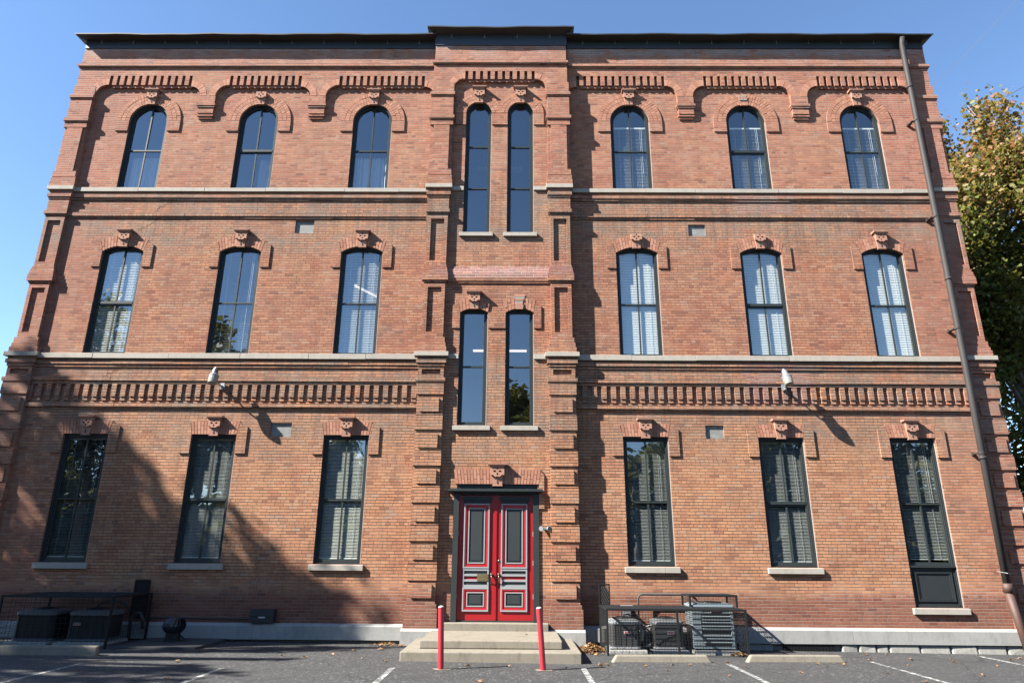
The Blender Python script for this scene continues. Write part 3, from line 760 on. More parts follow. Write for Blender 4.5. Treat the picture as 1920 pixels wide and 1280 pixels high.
# ------------------------------------------------------------------ windows
def window(o, y, rail, muntin=True, heavy=False, rails=None, bottom=.075, panel=None, blind=None, curtain=None, tilt=62, pitch=.0475, slat='blind'):
    mb = MB(); A = o.inset(.0); b = o.inset(.042, .02); c = o.inset(.078, .04); d = o.inset(.105, bottom)
    ring(mb, A, b, y+.035, y+.07); ring(mb, b, c, y+.06, y+.10)
    if panel: # wooden apron panel under a tall window
        pz = panel; L, Rr = c.c-c.w/2, c.c+c.w/2
        mb.box(L, Rr, y+.075, y+.13, o.zb, pz-.05); mb.box(L-.03, Rr+.03, y+.01, y+.13, pz-.05, pz+.0)
        for k, (e, yy) in enumerate(((.05, .05), (.085, .062))):
            x0, x1, z0, z1 = L+e, Rr-e, o.zb+.08+e, pz-.12-e*.6
            for q in ((x0, x1, z0, z0+.03), (x0, x1, z1-.03, z1), (x0, x0+.03, z0+.03, z1-.03), (x1-.03, x1, z0+.03, z1-.03)): mb.box(q[0], q[1], y+yy, y+.08, q[2], q[3])
        mb.box(L, Rr, y+.04, y+.13, o.zb, o.zb+.07)
    w = mb.build('window', M['frame'], B)
    c2 = Op(c.c, c.w, panel if panel else c.zb, c.kind, c.zs, c.za); d2 = Op(d.c, d.w, (panel+.07) if panel else d.zb, d.kind, d.zs, d.za)
    s = MB(); ring(s, c2, d2, y+.085, y+.125)
    L, Rr = d.c-d.w/2, d.c+d.w/2
    rl = rails or [rail]
    hh = .036 if heavy else .022
    for z in rl:
        s.box(L-.002, Rr+.002, y+.072 if heavy else y+.087, y+.14, z-hh, z+hh*.9)
        if heavy: s.box(L-.002, Rr+.002, y+.10, y+.15, z-hh-.05, z-hh)
    if muntin:
        z0 = d2.zb
        for a, bb, yy in ((z0, rl[0]-hh, .100), (rl[0]+hh*.9, d.top(d.c)+.0, .090)):
            s.box(d.c-.019, d.c+.019, y+yy, y+yy+.03, a, bb)
    s.build('sash', M['frame_lit'], w)
    g = MB(); xs = d2.xs()
    for a, bb in zip(xs, xs[1:]): g.q((a, y+.118, d2.zb-.01), (bb, y+.118, d2.zb-.01), (bb, y+.118, d2.top(bb)+.005), (a, y+.118, d2.top(a)+.005))
    g.build('pane', M['glass'], w)
    if blind:
        zt, zb_ = blind; v = MB(); t = R(tilt); sw = pitch*.54; dy, dz = sw*math.cos(t), sw*math.sin(t); z = zt; yy = y+.168
        v.box(L-.02, Rr+.02, yy-.025, yy+.025, zt, zt+.04)
        rr = random.Random(int(o.c*100+zt*10))
        while z > zb_+.05:
            e = rr.uniform(-.0015, .0015)
            v.q((L-.015, yy-dy, z-dz+e-.012), (Rr+.015, yy-dy, z-dz-e-.012), (Rr+.015, yy+dy, z+dz-.012), (L-.015, yy+dy, z+dz-.012)); z -= pitch
        v.box(L-.015, Rr+.015, yy-.02, yy+.02, zb_+.005, zb_+.03)
        for f in (.17, .83): xx = L+(Rr-L)*f; v.box(xx-.002, xx+.002, yy-.03, yy-.026, zb_+.02, zt)
        v.box(Rr-.115, Rr-.109, yy-.036, yy-.03, zt-1.5, zt)
        v.build('blind', M[slat], w)
    if curtain:
        v = MB(); n = 40; x0, x1, zt = curtain; yy = y+.40; q = []
        for i in range(n+1):
            x = x0+(x1-x0)*i/n; q.append((x, yy+.035*math.sin(i*1.7)+.012*math.sin(i*4.1)))
        for (xa, ya), (xb, yb) in zip(q, q[1:]): v.q((xa, ya, o.zb), (xb, yb, o.zb), (xb, yb, zt), (xa, ya, zt))
        v.build('curtain', M['curtain'], w)
    # caulk line along the right edge of the brick opening
    k = MB(); X = o.c+o.w/2; zt = o.zs if o.kind == 'round' else o.top(X)
    k.box(X-.014, X+.001, y+.018, y+.036, o.zb, zt-.01); k.build('caulk_line', M['caulk'], w)
    return w
for i, o in enumerate(win3):
    window(o, 0., 13.0, heavy=i in (1, 4), curtain=((o.c-.5, o.c+.5, 12.95) if i == 0 else (o.c+.02, o.c+.5, 12.9) if i == 1 else (o.c-.5, o.c+.5, 12.95)) if i < 3 else None, blind=(13.80, 11.75) if i > 2 else None, tilt=38)
for i, o in enumerate(win2): window(o, 0., 8.30, heavy=i in (0, 4), blind=(9.84, 6.89), tilt=(48, 22, 40, 64, 60, 66)[i])
for i, o in enumerate(win1):
    window(o, 0., 3.16, heavy=i in (1, 4), bottom=.11, blind=(4.62, 1.78 if i < 5 else 1.86), panel=1.74 if i == 5 else None, tilt=(16, 30, 34, 25, 28, 24)[i], pitch=.034, slat='blind' if i == 2 else 'blindgrey')
for o in winT: window(o, YC, 0, False, rails=[13.04, 11.70])
for o in winB: window(o, YC, 0, False, rails=[6.52], bottom=.10)
# stone sills
def sill(x0, x1, z0, z1, y, cut=None):
    mb = MB()
    for a, b in ([(x0, cut), (cut, x1)] if cut else [(x0, x1)]):
        mb.hexa([(a+.002, y-.075, z0), (b-.002, y-.075, z0), (b-.002, y+.06, z0), (a+.002, y+.06, z0), (a+.002, y-.075, z1-.012), (b-.002, y-.075, z1-.012), (b-.002, y+.06, z1), (a+.002, y+.06, z1)])
    return mb.build('window_sill', M['stone'], B, bevel=.006)
for i, o in enumerate(win1): sill(o.c-.65, o.c+.65, o.zb-.145, o.zb-.005, 0., o.c+.30 if i == 3 else None)
for o in winT: sill(o.c-.46, o.c+.46, o.zb-.125, o.zb-.003, YC)
for o in winB: sill(o.c-.47, o.c+.47, o.zb-.13, o.zb-.003, YC)
# plates in the wall vents
for o in vents: MB().box(o.c-o.w/2, o.c+o.w/2, .05, .07, o.zb, o.za).build('vent_plate', M['vent'], B)

# ------------------------------------------------------------------ eaves
def eaves(x0, x1, yw, zf, ztop, over, hooks, endl, endr, att=.04):
    m = MB(); m.box(x0, x1, yw-.02, yw+.10, zf, ztop-att+.06); f = m.build('fascia_board', M['fascia'], B)
    m.k = 0
    m = MB(); n = 26; e = over; ye = yw-e
    for i in range(n):
        xa, xb = x0-endl+(x1-x0+endl+endr)*i/n, x0-endl+(x1-x0+endl+endr)*(i+1)/n
        wa, wb = .012*math.sin(xa*1.9)+.008*math.sin(xa*4.7+1), .012*math.sin(xb*1.9)+.008*math.sin(xb*4.7+1)
        ua = max(x0, min(x1, xa)); ub = max(x0, min(x1, xb))
        m.q((ua, yw-.02, ztop-att), (ub, yw-.02, ztop-att), (xb, ye, ztop-.035+wb), (xa, ye, ztop-.035+wa))
        m.q((xa, ye, ztop-.035+wa), (xb, ye, ztop-.035+wb), (xb, ye-.004, ztop+wb), (xa, ye-.004, ztop+wa))
        m.q((xa, ye-.004, ztop+wa), (xb, ye-.004, ztop+wb), (xb, .6, ztop+.10), (xa, .6, ztop+.10))
    for s, x, en in ((-1, x0, endl), (1, x1, endr)):
        xe = x+s*en; m.q((x, yw+.1, zf), (x, yw-.02, zf), (x, yw-.02, ztop-att), (xe, ye, ztop-.02), (xe, .6, ztop+.08))
    g = m.build('gutter', M['soffit'], B)
    for i in range(hooks):
        x = x0+(x1-x0)*(i+.5)/hooks
        h = MB(); zh = ztop-att; h.bar((x, yw-.06, zh-.0), (x, yw-.035, zh-.09), .012); h.bar((x-.02, yw-.032, zh-.09), (x+.025, yw-.032, zh-.11), .014)
        h.build('gutter_hook', M['bracket'], g)
eaves(BX0+.0, CX0-.02, -.095, 16.44, 16.74, .30, 11, .20, .03)
eaves(CX1+.02, BX1-.0, -.095, 16.44, 16.74, .30, 11, .03, .20)
eaves(CX0-.0, CX1+.0, -.25, 16.42, 16.88, .28, 4, .22, .22, .10)
mb = MB(); mb.box(BX0-.1, BX1+.1, .58, 13.2, 16.6, 16.85); mb.build('roof', M['roof'], B)

# ------------------------------------------------------------------ plinth and foundation
def plinth(segs, y0, yb, z0, z1):
    for a, b in segs:
        mb = MB(); x = a
        while x < b-1e-4:
            n = min(b, x+RND.uniform(2.4, 3.6)); n = b if b-n < 1. else n
            e = RND.uniform(-.004, .004)
            mb.prismx([(yb, z0), (y0+e, z0), (y0+e, z1-.055), (y0+.085+e, z1), (yb, z1)], x+.003, n-.003); x = n
        mb.build('stone_plinth', M['plinth'], B)
plinth([(BX0+.6, -2.62)], -.15, .01, .03, .37); plinth([(1.53, 11.42)], -.15, .01, .03, .365)
plinth([(-2.64, -1.68), (.72, 1.55)], -.37, .01, -.10, .30)
plinth([(BX0-.06, BX0+.6)], -.22, .01, -.1, .32); plinth([(11.42, BX1+.08)], -.22, .01, .03, .34)
mb = MB(); x = 2.2; rr = random.Random(5); past = False
MB().box(BX0, BX1, -.02, .02, -.4, .03).build('foundation', M['rubble'], B)
while x < 12.1:
    w = rr.uniform(.22, .70)
    if x > 6.6 and not past: mb.build('rubble_course', M['rubble'], B, bevel=.035); mb = MB(); past = True
    if not (5.98 < x+w/2 < 7.2) and not (5.98 < x < 7.2):
        w = min(w, 5.98-x) if x < 5.98 else w
        a, b, z0, z1 = x+.006, x+w-.006, gz(x)-.06+rr.uniform(0, .02), .028-rr.uniform(.0, .012)
        j = lambda: rr.uniform(-.02, .02)
        y0 = -.13
        mb.hexa([(a+j(), y0-.0+j(), z0), (b+j(), y0+j(), z0), (b, 0, z0), (a, 0, z0), (a+.012+j()*.5, y0+.02+j(), z1), (b-.012+j()*.5, y0+.02+j(), z1), (b, 0, z1), (a, 0, z1)])
    x += w
mb.build('rubble_course', M['rubble'], B, bevel=.035)
# basement grate
mb = MB(); mb.box(6.06, 7.22, -.10, -.04, -.32, .025); mb.k = 1
for i in range(34): x = 6.08+i*.0335; mb.box(x, x+.012, -.125, -.10, -.30, .0)
mb.build('basement_grate', [M['black'], M['cage']], B)

# stair-step cracks in the mortar joints, pale marks
def crack(x, z, n, w=.013, sx=1, y=-.0015):
    m = MB(); r = random.Random(int(x*7+z*13))
    H = .0737
    for i in range(n):
        dx = r.uniform(.05, .16)*sx; ww = w*r.uniform(.5, 1.2)
        m.box(min(x, x+dx), max(x, x+dx), y, y+.004, z-ww/2, z+ww/2, back=False)
        x += dx; m.box(x-ww*.4, x+ww*.4, y, y+.004, z, z+H, back=False); z += H
    return m.build('mortar_crack', M['crack'], B)
crack(-10.55, 10.42, 6, y=-.002); crack(-10.2, 11.0, 4, y=-.002); crack(-10.75, 6.24, 3, y=-.002); crack(-11.05, 5.12, 4, .01, y=-.002); crack(-10.85, 6.02, 1, .02, y=-.065)
def scribble(x, z, strokes):
    m = MB()
    for (a, b, c_, d) in strokes: m.bar((x+a, -.003, z+b), (x+c_, -.003, z+d), .011)
    return m.build('chalk_scribble', M['chalk'], B)
scribble(-6.25, 1.16, [(0, 0, .02, .16), (.09, .0, .10, .17), (.01, .08, .10, .08), (.17, 0, .17, .12), (.23, .0, .24, .16), (.29, 0, .29, .17), (.35, .10, .40, .02), (.45, .1, .38, -.12), (.62, 0, .60, .10), (.60, .1, .68, .1), (.68, .1, .68, 0), (.75, 0, .75, .1)])

# ------------------------------------------------------------------ door
def frame_boxes(m, x0, x1, z0, z1, w, y0, y1):
    m.box(x0, x1, y0, y1, z0, z0+w); m.box(x0, x1, y0, y1, z1-w, z1); m.box(x0, x0+w, y0, y1, z0+w, z1-w); m.box(x1-w, x1, y0, y1, z0+w, z1-w)
DY = -.10
m = MB()
for a, b in ((-1.535, -1.405), (.375, .515)): m.box(a, b, DY-.085, DY+.16, .44, 3.33)
m.box(-1.405, .375, DY-.05, DY+.16, 3.285, 3.33)
m.box(-1.63, .56, DY-.17, DY+.1, 3.33, 3.36); m.box(-1.68, .61, DY-.235, DY+.1, 3.36, 3.405); m.box(-1.66, .59, DY-.215, DY+.1, 3.405, 3.42)
m.box(-1.47, .48, DY-.035, DY+.1, 3.42, 3.60)
m.box(-1.405, .375, DY-.03, DY+.16, .43, .465)
m.box(-1.505, .485, DY+.14, DY+.2, .25, 3.55)
df = m.build('door_frame', M['frame_lit'], B)
def leaf(x0, x1, right):
    m = MB(); m.box(x0, x1, DY, DY+.05, .465, 3.285)
    d = m.build('door', M['red'], B)
    if not right: MB().box(x1-.035, x1+.025, DY-.022, DY, .47, 3.28).build('astragal', M['red'], d)
    W_ = x1-x0; a, b = x0+(.145 if not right else .145)*W_, x1-(.165 if not right else .155)*W_
    g = MB()
    frame_boxes(g, a, b, 1.60, 3.085, .032, DY-.035, DY)
    frame_boxes(g, a+.105, b-.105, 1.705, 2.98, .026, DY-.022, DY)
    g.box(a, a+.034, DY-.026, DY, 1.17, 1.60); g.box(b-.034, b, DY-.026, DY, 1.17, 1.60)
    for z0, z1 in ((1.545, 1.60), (1.425, 1.475), (1.305, 1.355), (1.175, 1.235)): g.box(a+.034, b-.034, DY-.024, DY, z0, z1)
    frame_boxes(g, a, b, .655, 1.175, .034, DY-.032, DY)
    frame_boxes(g, a+.10, b-.10, .755, 1.075, .024, DY-.02, DY)
    g.build('moulding', M['grey'], d, bevel=.004)
    h = MB()
    for z0, z1 in ((1.60, 3.085), (.655, 1.175)):
        frame_boxes(h, a+.034, b-.034, z0+.034, z1-.034, .03, DY-.026, DY); frame_boxes(h, a+.066, b-.066, z0+.066, z1-.066, .036, DY-.012, DY)
    h.build('moulding', M['redhi'], d, bevel=.006)
    p = MB()
    for z0, z1, e in ((1.731, 2.954, .131), (.779, 1.051, .124)):
        p.box(a+e, b-e, DY-.004, DY, z0, z1); p.box(a+e+.045, b-e-.045, DY-.014, DY-.003, z0+.045, z1-.045)
    for z0, z1 in ((1.475, 1.545), (1.235, 1.305)): p.box(a+.036, b-.036, DY-.004, DY, z0, z1)
    p.build('panel', M['panel'], d, bevel=.003)
    t = MB(); t.box(a-.045, b+.05, DY-.075, DY, 3.165, 3.25); t.box(a-.02, b+.025, DY-.052, DY, 3.115, 3.165); t.box(a-.005, b+.01, DY-.03, DY, 3.085, 3.115)
    t.build('door_cornice', M['frame_lit'], d)
    xh = x1-.085 if not right else x0+.085
    k = MB(); k.lathe([(.03, 0), (.034, .008), (.02, .02), (.013, .045)], (xh, DY, 1.46), Vector((0, -1, 0)), 12)
    k.lathe([(.024, 0), (.028, .012), (.028, .03), (.018, .04)], (xh, DY-.03, 1.47), Vector((0, -1, 0)), 12)
    k.tube([(xh, DY-.045, 1.46), (xh, DY-.07, 1.42), (xh+.004, DY-.075, 1.36), (xh, DY-.06, 1.30), (xh, DY-.015, 1.275)], [.014, .015, .013, .012, .012], 8)
    k.lathe([(.02, 0), (.022, .01), (.012, .018)], (xh, DY, 1.272), Vector((0, -1, 0)), 10)
    k.build('handle', M['chrome'], d, smooth=True)
    if right: MB().lathe([(.03, 0), (.033, .012), (.027, .026), (.012, .03)], (xh, DY, 1.77), Vector((0, -1, 0)), 14).build('lock', M['chrome'], d, smooth=True)
    xg = x0-.004 if not right else x1+.004
    for z in (.98, 1.72, 2.38, 3.1): MB().lathe([(.011, 0), (.011, .11)], (xg, DY-.012, z-.05), Vector((0, 0, 1)), 8).build('hinge', M['grey'], d)
    if not right:
        q = MB(); q.box(b-.275, b-.012, DY-.034, DY-.020, 1.315, 1.475); pl = q.build('plaque', M['plaque'], d, bevel=.004)
        q = MB(); rr = random.Random(3)
        for zz, n in ((1.445, 7), (1.415, 4), (1.385, 6), (1.355, 8)):
            xx = b-.255
            for i in range(n): w = rr.uniform(.014, .034); q.box(xx, xx+w, DY-.036, DY-.033, zz-.008, zz+.006); xx += w+.007; 
        q.build('plaque_lettering', M['plaquetext'], pl)
leaf(-1.405, -.517, False); leaf(-.515, .375, True)

# threshold and steps
m = MB(); m.box(-1.67, .71, -.46, -.02, .25, .43); m.build('door_sill', M['concrete'], B, bevel=.012)
st = thing('concrete_steps', 'two worn concrete steps leading up to the red double door', 'steps', (-.5, -1.5, gz(-.5)))
m = MB(); m.prism([(-2.24, gz(-2.24)-.05), (1.24, gz(1.24)-.05), (1.24, .115), (-2.24, .115)], -2.78, -.37); rel(m.build('lower_step', M['concrete'], st, bevel=.022), st.location)
m = MB(); m.box(-1.93, .90, -2.33, -.372, .116, .272); rel(m.build('upper_step', M['concrete'], st, bevel=.02), st.location)

# ------------------------------------------------------------------ bollards
for x, y, dx, lab in ((-1.345, -3.72, -.035, 'red steel bollard by the left end of the concrete steps'), (.475, -3.62, -.075, 'red steel bollard leaning slightly by the right end of the steps')):
    z = gz(x); t = thing('bollard', lab, 'bollard', (x, y, z), 'red bollards in front of the steps')
    h = 1.03; m = MB(); m.tube([(0, 0, -.05), (dx*.5, 0, h*.5), (dx, 0, h)], .052, 20); m.build('post', M['bollard'], t, smooth=False)
    m = MB(); m.lathe([(.05, 0), (.046, .012), (.03, .022), (.004, .026)], (dx, 0, h), Vector((dx, 0, h)), 20); m.build('cap', M['bolltop'], t)
    m = MB(); r = random.Random(int(x*9)); 
    pts = [(math.cos(a*.524)*(.17+r.uniform(-.05, .07)), math.sin(a*.524)*(.11+r.uniform(-.03, .04))) for a in range(12)]
    m.v += [(px, py, .006-.008*px) for px, py in pts]; m.f.append(tuple(range(12))); m.mi.append(0); m.build('concrete_collar', M['stopc'], t)

# wheel stops and kerb
def wheel_stop(x0, x1, y0, y1, h, lab, cut=True):
    xc, yc = (x0+x1)/2, (y0+y1)/2; L = x1-x0; z = gz(xc); a = math.atan2(y1-y0, L)
    t = MB(); w, e = .085, .10 if cut else .015
    n = 1
    for i in range(n):
        p, q = -L/2+L*i/n, -L/2+L*(i+1)/n
        pt, qt = (p+e if i == 0 else p), (q-e if i == n-1 else q)
        t.hexa([(p, -w, -.02), (q, -w, -.02), (q, w, -.02), (p, w, -.02), (pt, -w*.62, h), (qt, -w*.62, h), (qt, w*.62, h), (pt, w*.62, h)])
    o = t.build('wheel_stop' if cut else 'concrete_kerb', M['stopc'], None, bevel=.028)
    o.location = (xc, yc, z); o.rotation_euler = (0, math.atan(.008), a)
    return tag(o, lab, 'wheel stop' if cut else 'kerb', 'concrete wheel stops' if cut else None)
wheel_stop(1.83, 3.85, -2.42, -2.22, .135, 'beige concrete wheel stop in front of the right steel cage')
wheel_stop(4.55, 6.62, -2.08, -1.88, .135, 'beige concrete wheel stop in front of the basement grate')
wheel_stop(-10.9, -8.05, -2.95, -2.72, .17, 'low concrete kerb block in front of the left steel cage', cut=False)

# ------------------------------------------------------------------ air conditioning
def ac_round(x, y, zg, w, h, d, lab, hood=False, badge=True, dark=False, badge_side=.1):
    CO, CA, TO = (M['cage'], M['black'], M['acshade']) if dark else (M['coil'], M['acdark'], M['acgrey'])  # dark set: black units, tree shade also painted into the colours
    """condenser with rounded corners, grey top, coil slots"""
    t = thing('ac_unit', lab, 'air conditioner', (x, y, zg), 'air conditioning condensers')
    def rr(hw, hd, r, n=4):
        P = []
        for cx, cy, a0 in ((hw-r, hd-r, 0), (-hw+r, hd-r, 90), (-hw+r, -hd+r, 180), (hw-r, -hd+r, 270)):
            for k in range(n+1): a = R(a0+90*k/n); P.append((cx+r*math.cos(a), cy+r*math.sin(a)))
        return P
    def loft(m, rings):
        n = len(rings[0][0]); i0 = len(m.v)
        for P, z in rings: m.v += [(px, py, z) for px, py in P]
        for a in range(len(rings)-1):
            for k in range(n): b = (k+1) % n; m.f.append((i0+a*n+k, i0+a*n+b, i0+(a+1)*n+b, i0+(a+1)*n+k)); m.mi.append(m.k)
        m.f.append(tuple(i0+k for k in reversed(range(n)))); m.mi.append(m.k); e = i0+(len(rings)-1)*n; m.f.append(tuple(e+k for k in range(n))); m.mi.append(m.k)
    hw, hd = w/2, d/2
    m = MB(); loft(m, [(rr(hw*.985, hd*.985, .09), .05), (rr(hw, hd, .1), .08), (rr(hw, hd, .1), h-.10)])
    m.k = 1
    # guard louvres round the coil
    nb = int(h/.035)
    for i in range(2, nb-3):
        z = i*.035; loft(m, [(rr(hw+.006, hd+.006, .1), z), (rr(hw+.006, hd+.006, .1), z+.010)])
    for k in range(5): xx = -hw+.09+(w-.18)*k/4; m.box(xx-.004, xx+.004, -hd-.012, -hd, .08, h-.1)
    m.build('casing', [CO, CA], t)
    m = MB(); loft(m, [(rr(hw+.014, hd+.014, .11), h-.10), (rr(hw+.022, hd+.022, .12), h-.085), (rr(hw+.022, hd+.022, .12), h-.035), (rr(hw-.03, hd-.03, .1), h-.01), (rr(hw*.66, hd*.66, .15), h+.012)]); m.build('top_cover', TO, t)
    m = MB()
    for k in range(1, 8): r_ = .035*k; m.tube([(r_*math.cos(a*.393), r_*math.sin(a*.393), h+.05-.0035*k*k*.18) for a in range(17)], .004, 5, False)
    for k in range(8): a = k*.785; m.tube([(.03*math.cos(a), .03*math.sin(a), h+.053), (.25*math.cos(a), .25*math.sin(a), h+.02)], .004, 5)
    m.build('fan_guard', M['cage'], t)
    m = MB(); loft(m, [(rr(hw+.02, hd+.02, .1), .02), (rr(hw+.02, hd+.02, .1), .055)]); m.build('base_tray', TO, t)
    if hood:
        m = MB(); pr = [(-hw+.01, h-.12), (hw-.08, h-.12), (hw-.12, h-.30), (-.02, h-.34), (-hw+.12, h-.44), (-hw+.06, .10), (-hw+.01, .08)]
        m.prism(pr, -hd-.02, -hd-.004); m.build('control_cover', M['acdark'], t)
    if badge:
        m = MB(); bx = badge_side; m.box(bx-.075, bx+.075, -hd-.034, -hd-.018, h*.53, h*.53+.05)
        bd = m.build('badge', M['badge'], t); m = MB()
        for i in range(6): m.box(bx-.062+i*.0208, bx-.062+i*.0208+.015, -hd-.037, -hd-.034, h*.53+.008, h*.53+.042)
        m.build('badge_lettering', M['badgered'], bd)
    return t
zR = gz(3)
pads = []
def pad(x0, x1, y0, y1, zt, lab, z0=None):
    m = MB(); m.box(x0, x1, y0, y1, gz((x0+x1)/2)-.03, zt); return tag(m.build('equipment_pad', M['plinth'], None, bevel=.01), lab, 'concrete pad', 'slabs under the condensers')
pad(1.98, 2.80, -1.10, -.22, -.03, 'pale slab under the leftmost condenser of the right cage'); pad(2.90, 3.70, -1.10, -.22, -.03, 'pale slab under the middle condenser of the right cage'); pad(3.80, 4.78, -1.12, -.22, -.03, 'pale slab under the tall blue-grey condenser')
ac_round(2.36, -.62, -.03, .64, .60, .60, 'dark round-cornered condenser at the left end of the right cage', badge_side=.04)
ac_round(3.31, -.62, -.03, .64, .60, .60, 'dark condenser with a curved front cover, between hoses and tall unit', hood=True, badge_side=.03)
# tall blue-grey unit
t = thing('ac_unit', 'tall blue-grey louvred condenser under the raised part of the cage', 'air conditioner', (4.28, -.60, -.03), 'air conditioning condensers')
hw, hd, H = .43, .33, .93
m = MB(); m.box(-hw, hw, -hd+.03, hd, .04, H-.06); m.build('coil', M['coil'], t)
m = MB(); m.box(-hw-.01, -hw+.17, -hd, -hd+.05, .03, H-.05); m.box(-hw-.012, -hw, -hd, hd, .03, H-.05); m.box(hw-.05, hw+.01, -hd, -hd+.05, .03, H-.05); m.box(hw, hw+.012, -hd, hd, .03, H-.05)
m.box(-hw+.17, hw-.05, -hd+.002, -hd+.04, .03, .075)
def tri(z0, z1): m.prism([(-hw+.17, z0), (-hw+.24, z0), (-hw+.17, z1)], -hd+.002, -hd+.04)
tri(.075, .26); m.prism([(-hw+.17, H-.05), (-hw+.17, H-.26), (-hw+.26, H-.05)], -hd+.002, -hd+.04)
m.build('casing', M['acblue'], t, bevel=.006)
m = MB()
for i, z in enumerate([.15, .215, .28, .345, .41, .475, .54, .605, .67, .735]):
    if z in (.345,): continue
    m.prismx([(-hd-.012, z), (-hd+.02, z+.02), (-hd+.02, z+.028), (-hd-.012, z+.012)], -hw+.18, hw-.05)
m.build('louvre', M['acblue'], t)
m = MB(); m.box(-hw-.025, hw+.025, -hd-.025, hd+.02, H-.06, H-.015); m.box(-hw+.02, hw-.02, -hd+.02, hd-.02, H-.015, H+.015); m.k = 1; m.lathe([(.26, 0), (.25, .02), (.05, .035)], (0.04, 0, H+.015), Vector((0, 0, 1)), 20)
m.build('top_cover', [M['acblue'], M['black']], t, bevel=.004)
m = MB(); m.box(-.05, .16, -hd-.018, -hd-.002, .765, .815); m.build('badge', plain('pink_badge', (.56, .22, .22), .5), t)
# hoses
def hoses(name, lab, paths, base):
    t = thing(name, lab, 'hose', base)
    for p, r, mt in paths: m = MB(); m.tube([Vector(q)-Vector(base) for q in p], r, 8); m.build('hose', mt, t, smooth=True)
hoses('refrigerant_hose', 'bundle of black and white hoses between the two dark condensers', [
    ([(2.66, -.5, .42), (2.78, -.62, .40), (2.86, -.72, .28), (2.86, -.74, .12), (2.80, -.66, .0)], .028, M['hose']),
    ([(2.66, -.42, .44), (2.82, -.55, .44), (2.92, -.66, .32), (2.92, -.66, .15), (2.97, -.55, .08)], .02, M['hose']),
    ([(2.70, -.60, .12), (2.74, -.76, .16), (2.76, -.76, .30), (2.72, -.62, .40), (2.80, -.3, .48)], .036, M['hosew']),
    ([(2.86, -.55, .40), (2.98, -.68, .44), (3.0, -.5, .46)], .022, M['hosew']),
    ([(2.95, -.70, .10), (2.88, -.80, .04), (2.80, -.70, .02)], .03, M['hosew'])], (2.85, -.6, gz(2.85)))
m = MB(); pth = [(2.79, -.17, .38), (2.79, -.17, .95)]+[(2.79+.11*(1-math.cos(a*.314)), -.17, .95+.11*math.sin(a*.314)) for a in range(1, 6)]+[(3.9, -.17, 1.06)]+[(3.9+.3*math.sin(a*.26), -.17-.0*a, 1.06-.3*(1-math.cos(a*.26))) for a in range(1, 7)]+[(4.22, -.2, .5)]
m.tube(pth, .022, 8); tag(m.build('conduit', M['hose'], None, smooth=True), 'thin dark conduit arching along the brick wall behind the right cage', 'conduit')
m = MB(); m.box(2.42, 2.61, -.22, 0, .42, .72); m.box(2.405, 2.625, -.225, 0, .72, .74); m.box(2.47, 2.56, -.232, -.22, .5, .66)
tag(m.build('disconnect_box', M['acgrey'], None, bevel=.004), 'small grey electrical box on the brick wall behind the right cage', 'electrical box')
m = MB(); m.box(2.95, 3.6, -.2, -.15, .06, .28); tag(m.build('insulation_board', M['stopc'], None), 'tan board leaning on the plinth behind the middle condenser', 'board')

# ------------------------------------------------------------------ steel cages
def mesh_panel(m, a, u, v, nu, nv, w=.0042):
    a = Vector(a); u = Vector(u); v = Vector(v)
    for i in range(1, nu): m.bar(a+u*(i/nu), a+u*(i/nu)+v, w)
    for j in range(1, nv): m.bar(a+v*(j/nv), a+v*(j/nv)+u, w)
def cage(lab, x0, x1, y0, y1, zb, zt, mid, mesh_sides='frls', base=None, sp=.062, top_sp=.05):
    base = base or ((x0+x1)/2, (y0+y1)/2, gz((x0+x1)/2)); t = thing('security_cage', lab, 'steel cage', base, 'black steel cages round the condensers')
    m = MB(); w = .042
    for x in [x0, x1]+mid:
        m.box(x-w/2, x+w/2, y0-w/2, y0+w/2, zb(x), zt)
    for x in (x0, x1): m.box(x-w/2, x+w/2, y1-w/2, y1+w/2, zb(x), zt)
    m.box(x0-w/2, x1+w/2, y0-w/2-.002, y0+w/2, zt, zt+.045); m.box(x0-w/2, x1+w/2, y1-w/2, y1+w/2, zt, zt+.04)
    m.box(x0-w/2, x0+w/2, y0+w/2, y1-w/2, zt, zt+.04); m.box(x1-w/2, x1+w/2, y0+w/2, y1-w/2, zt, zt+.04)
    for x in mid: m.box(x-w/2, x+w/2, y0+w/2, y1-w/2, zt, zt+.04)
    rel(m.build('frame', M['cage'], t), base)
    g = MB(); zz = max(zb(x0), zb(x1))+.06; h = zt-zz
    if 'f' in mesh_sides: mesh_panel(g, (x0, y0, zz), (x1-x0, 0, 0), (0, 0, h), int((x1-x0)/sp), int(h/sp))
    for x in (x0, x1): mesh_panel(g, (x, y0, zz), (0, y1-y0, 0), (0, 0, h), max(2, int((y1-y0)/sp)), int(h/sp))
    rel(g.build('wire_mesh', M['cage'], t), base)
    g = MB(); mesh_panel(g, (x0, y0, zt+.03), (x1-x0, 0, 0), (0, y1-y0, 0), int((x1-x0)/top_sp), int((y1-y0)/top_sp), .012); rel(g.build('top_mesh', M['cage'], t), base)
    return t, base
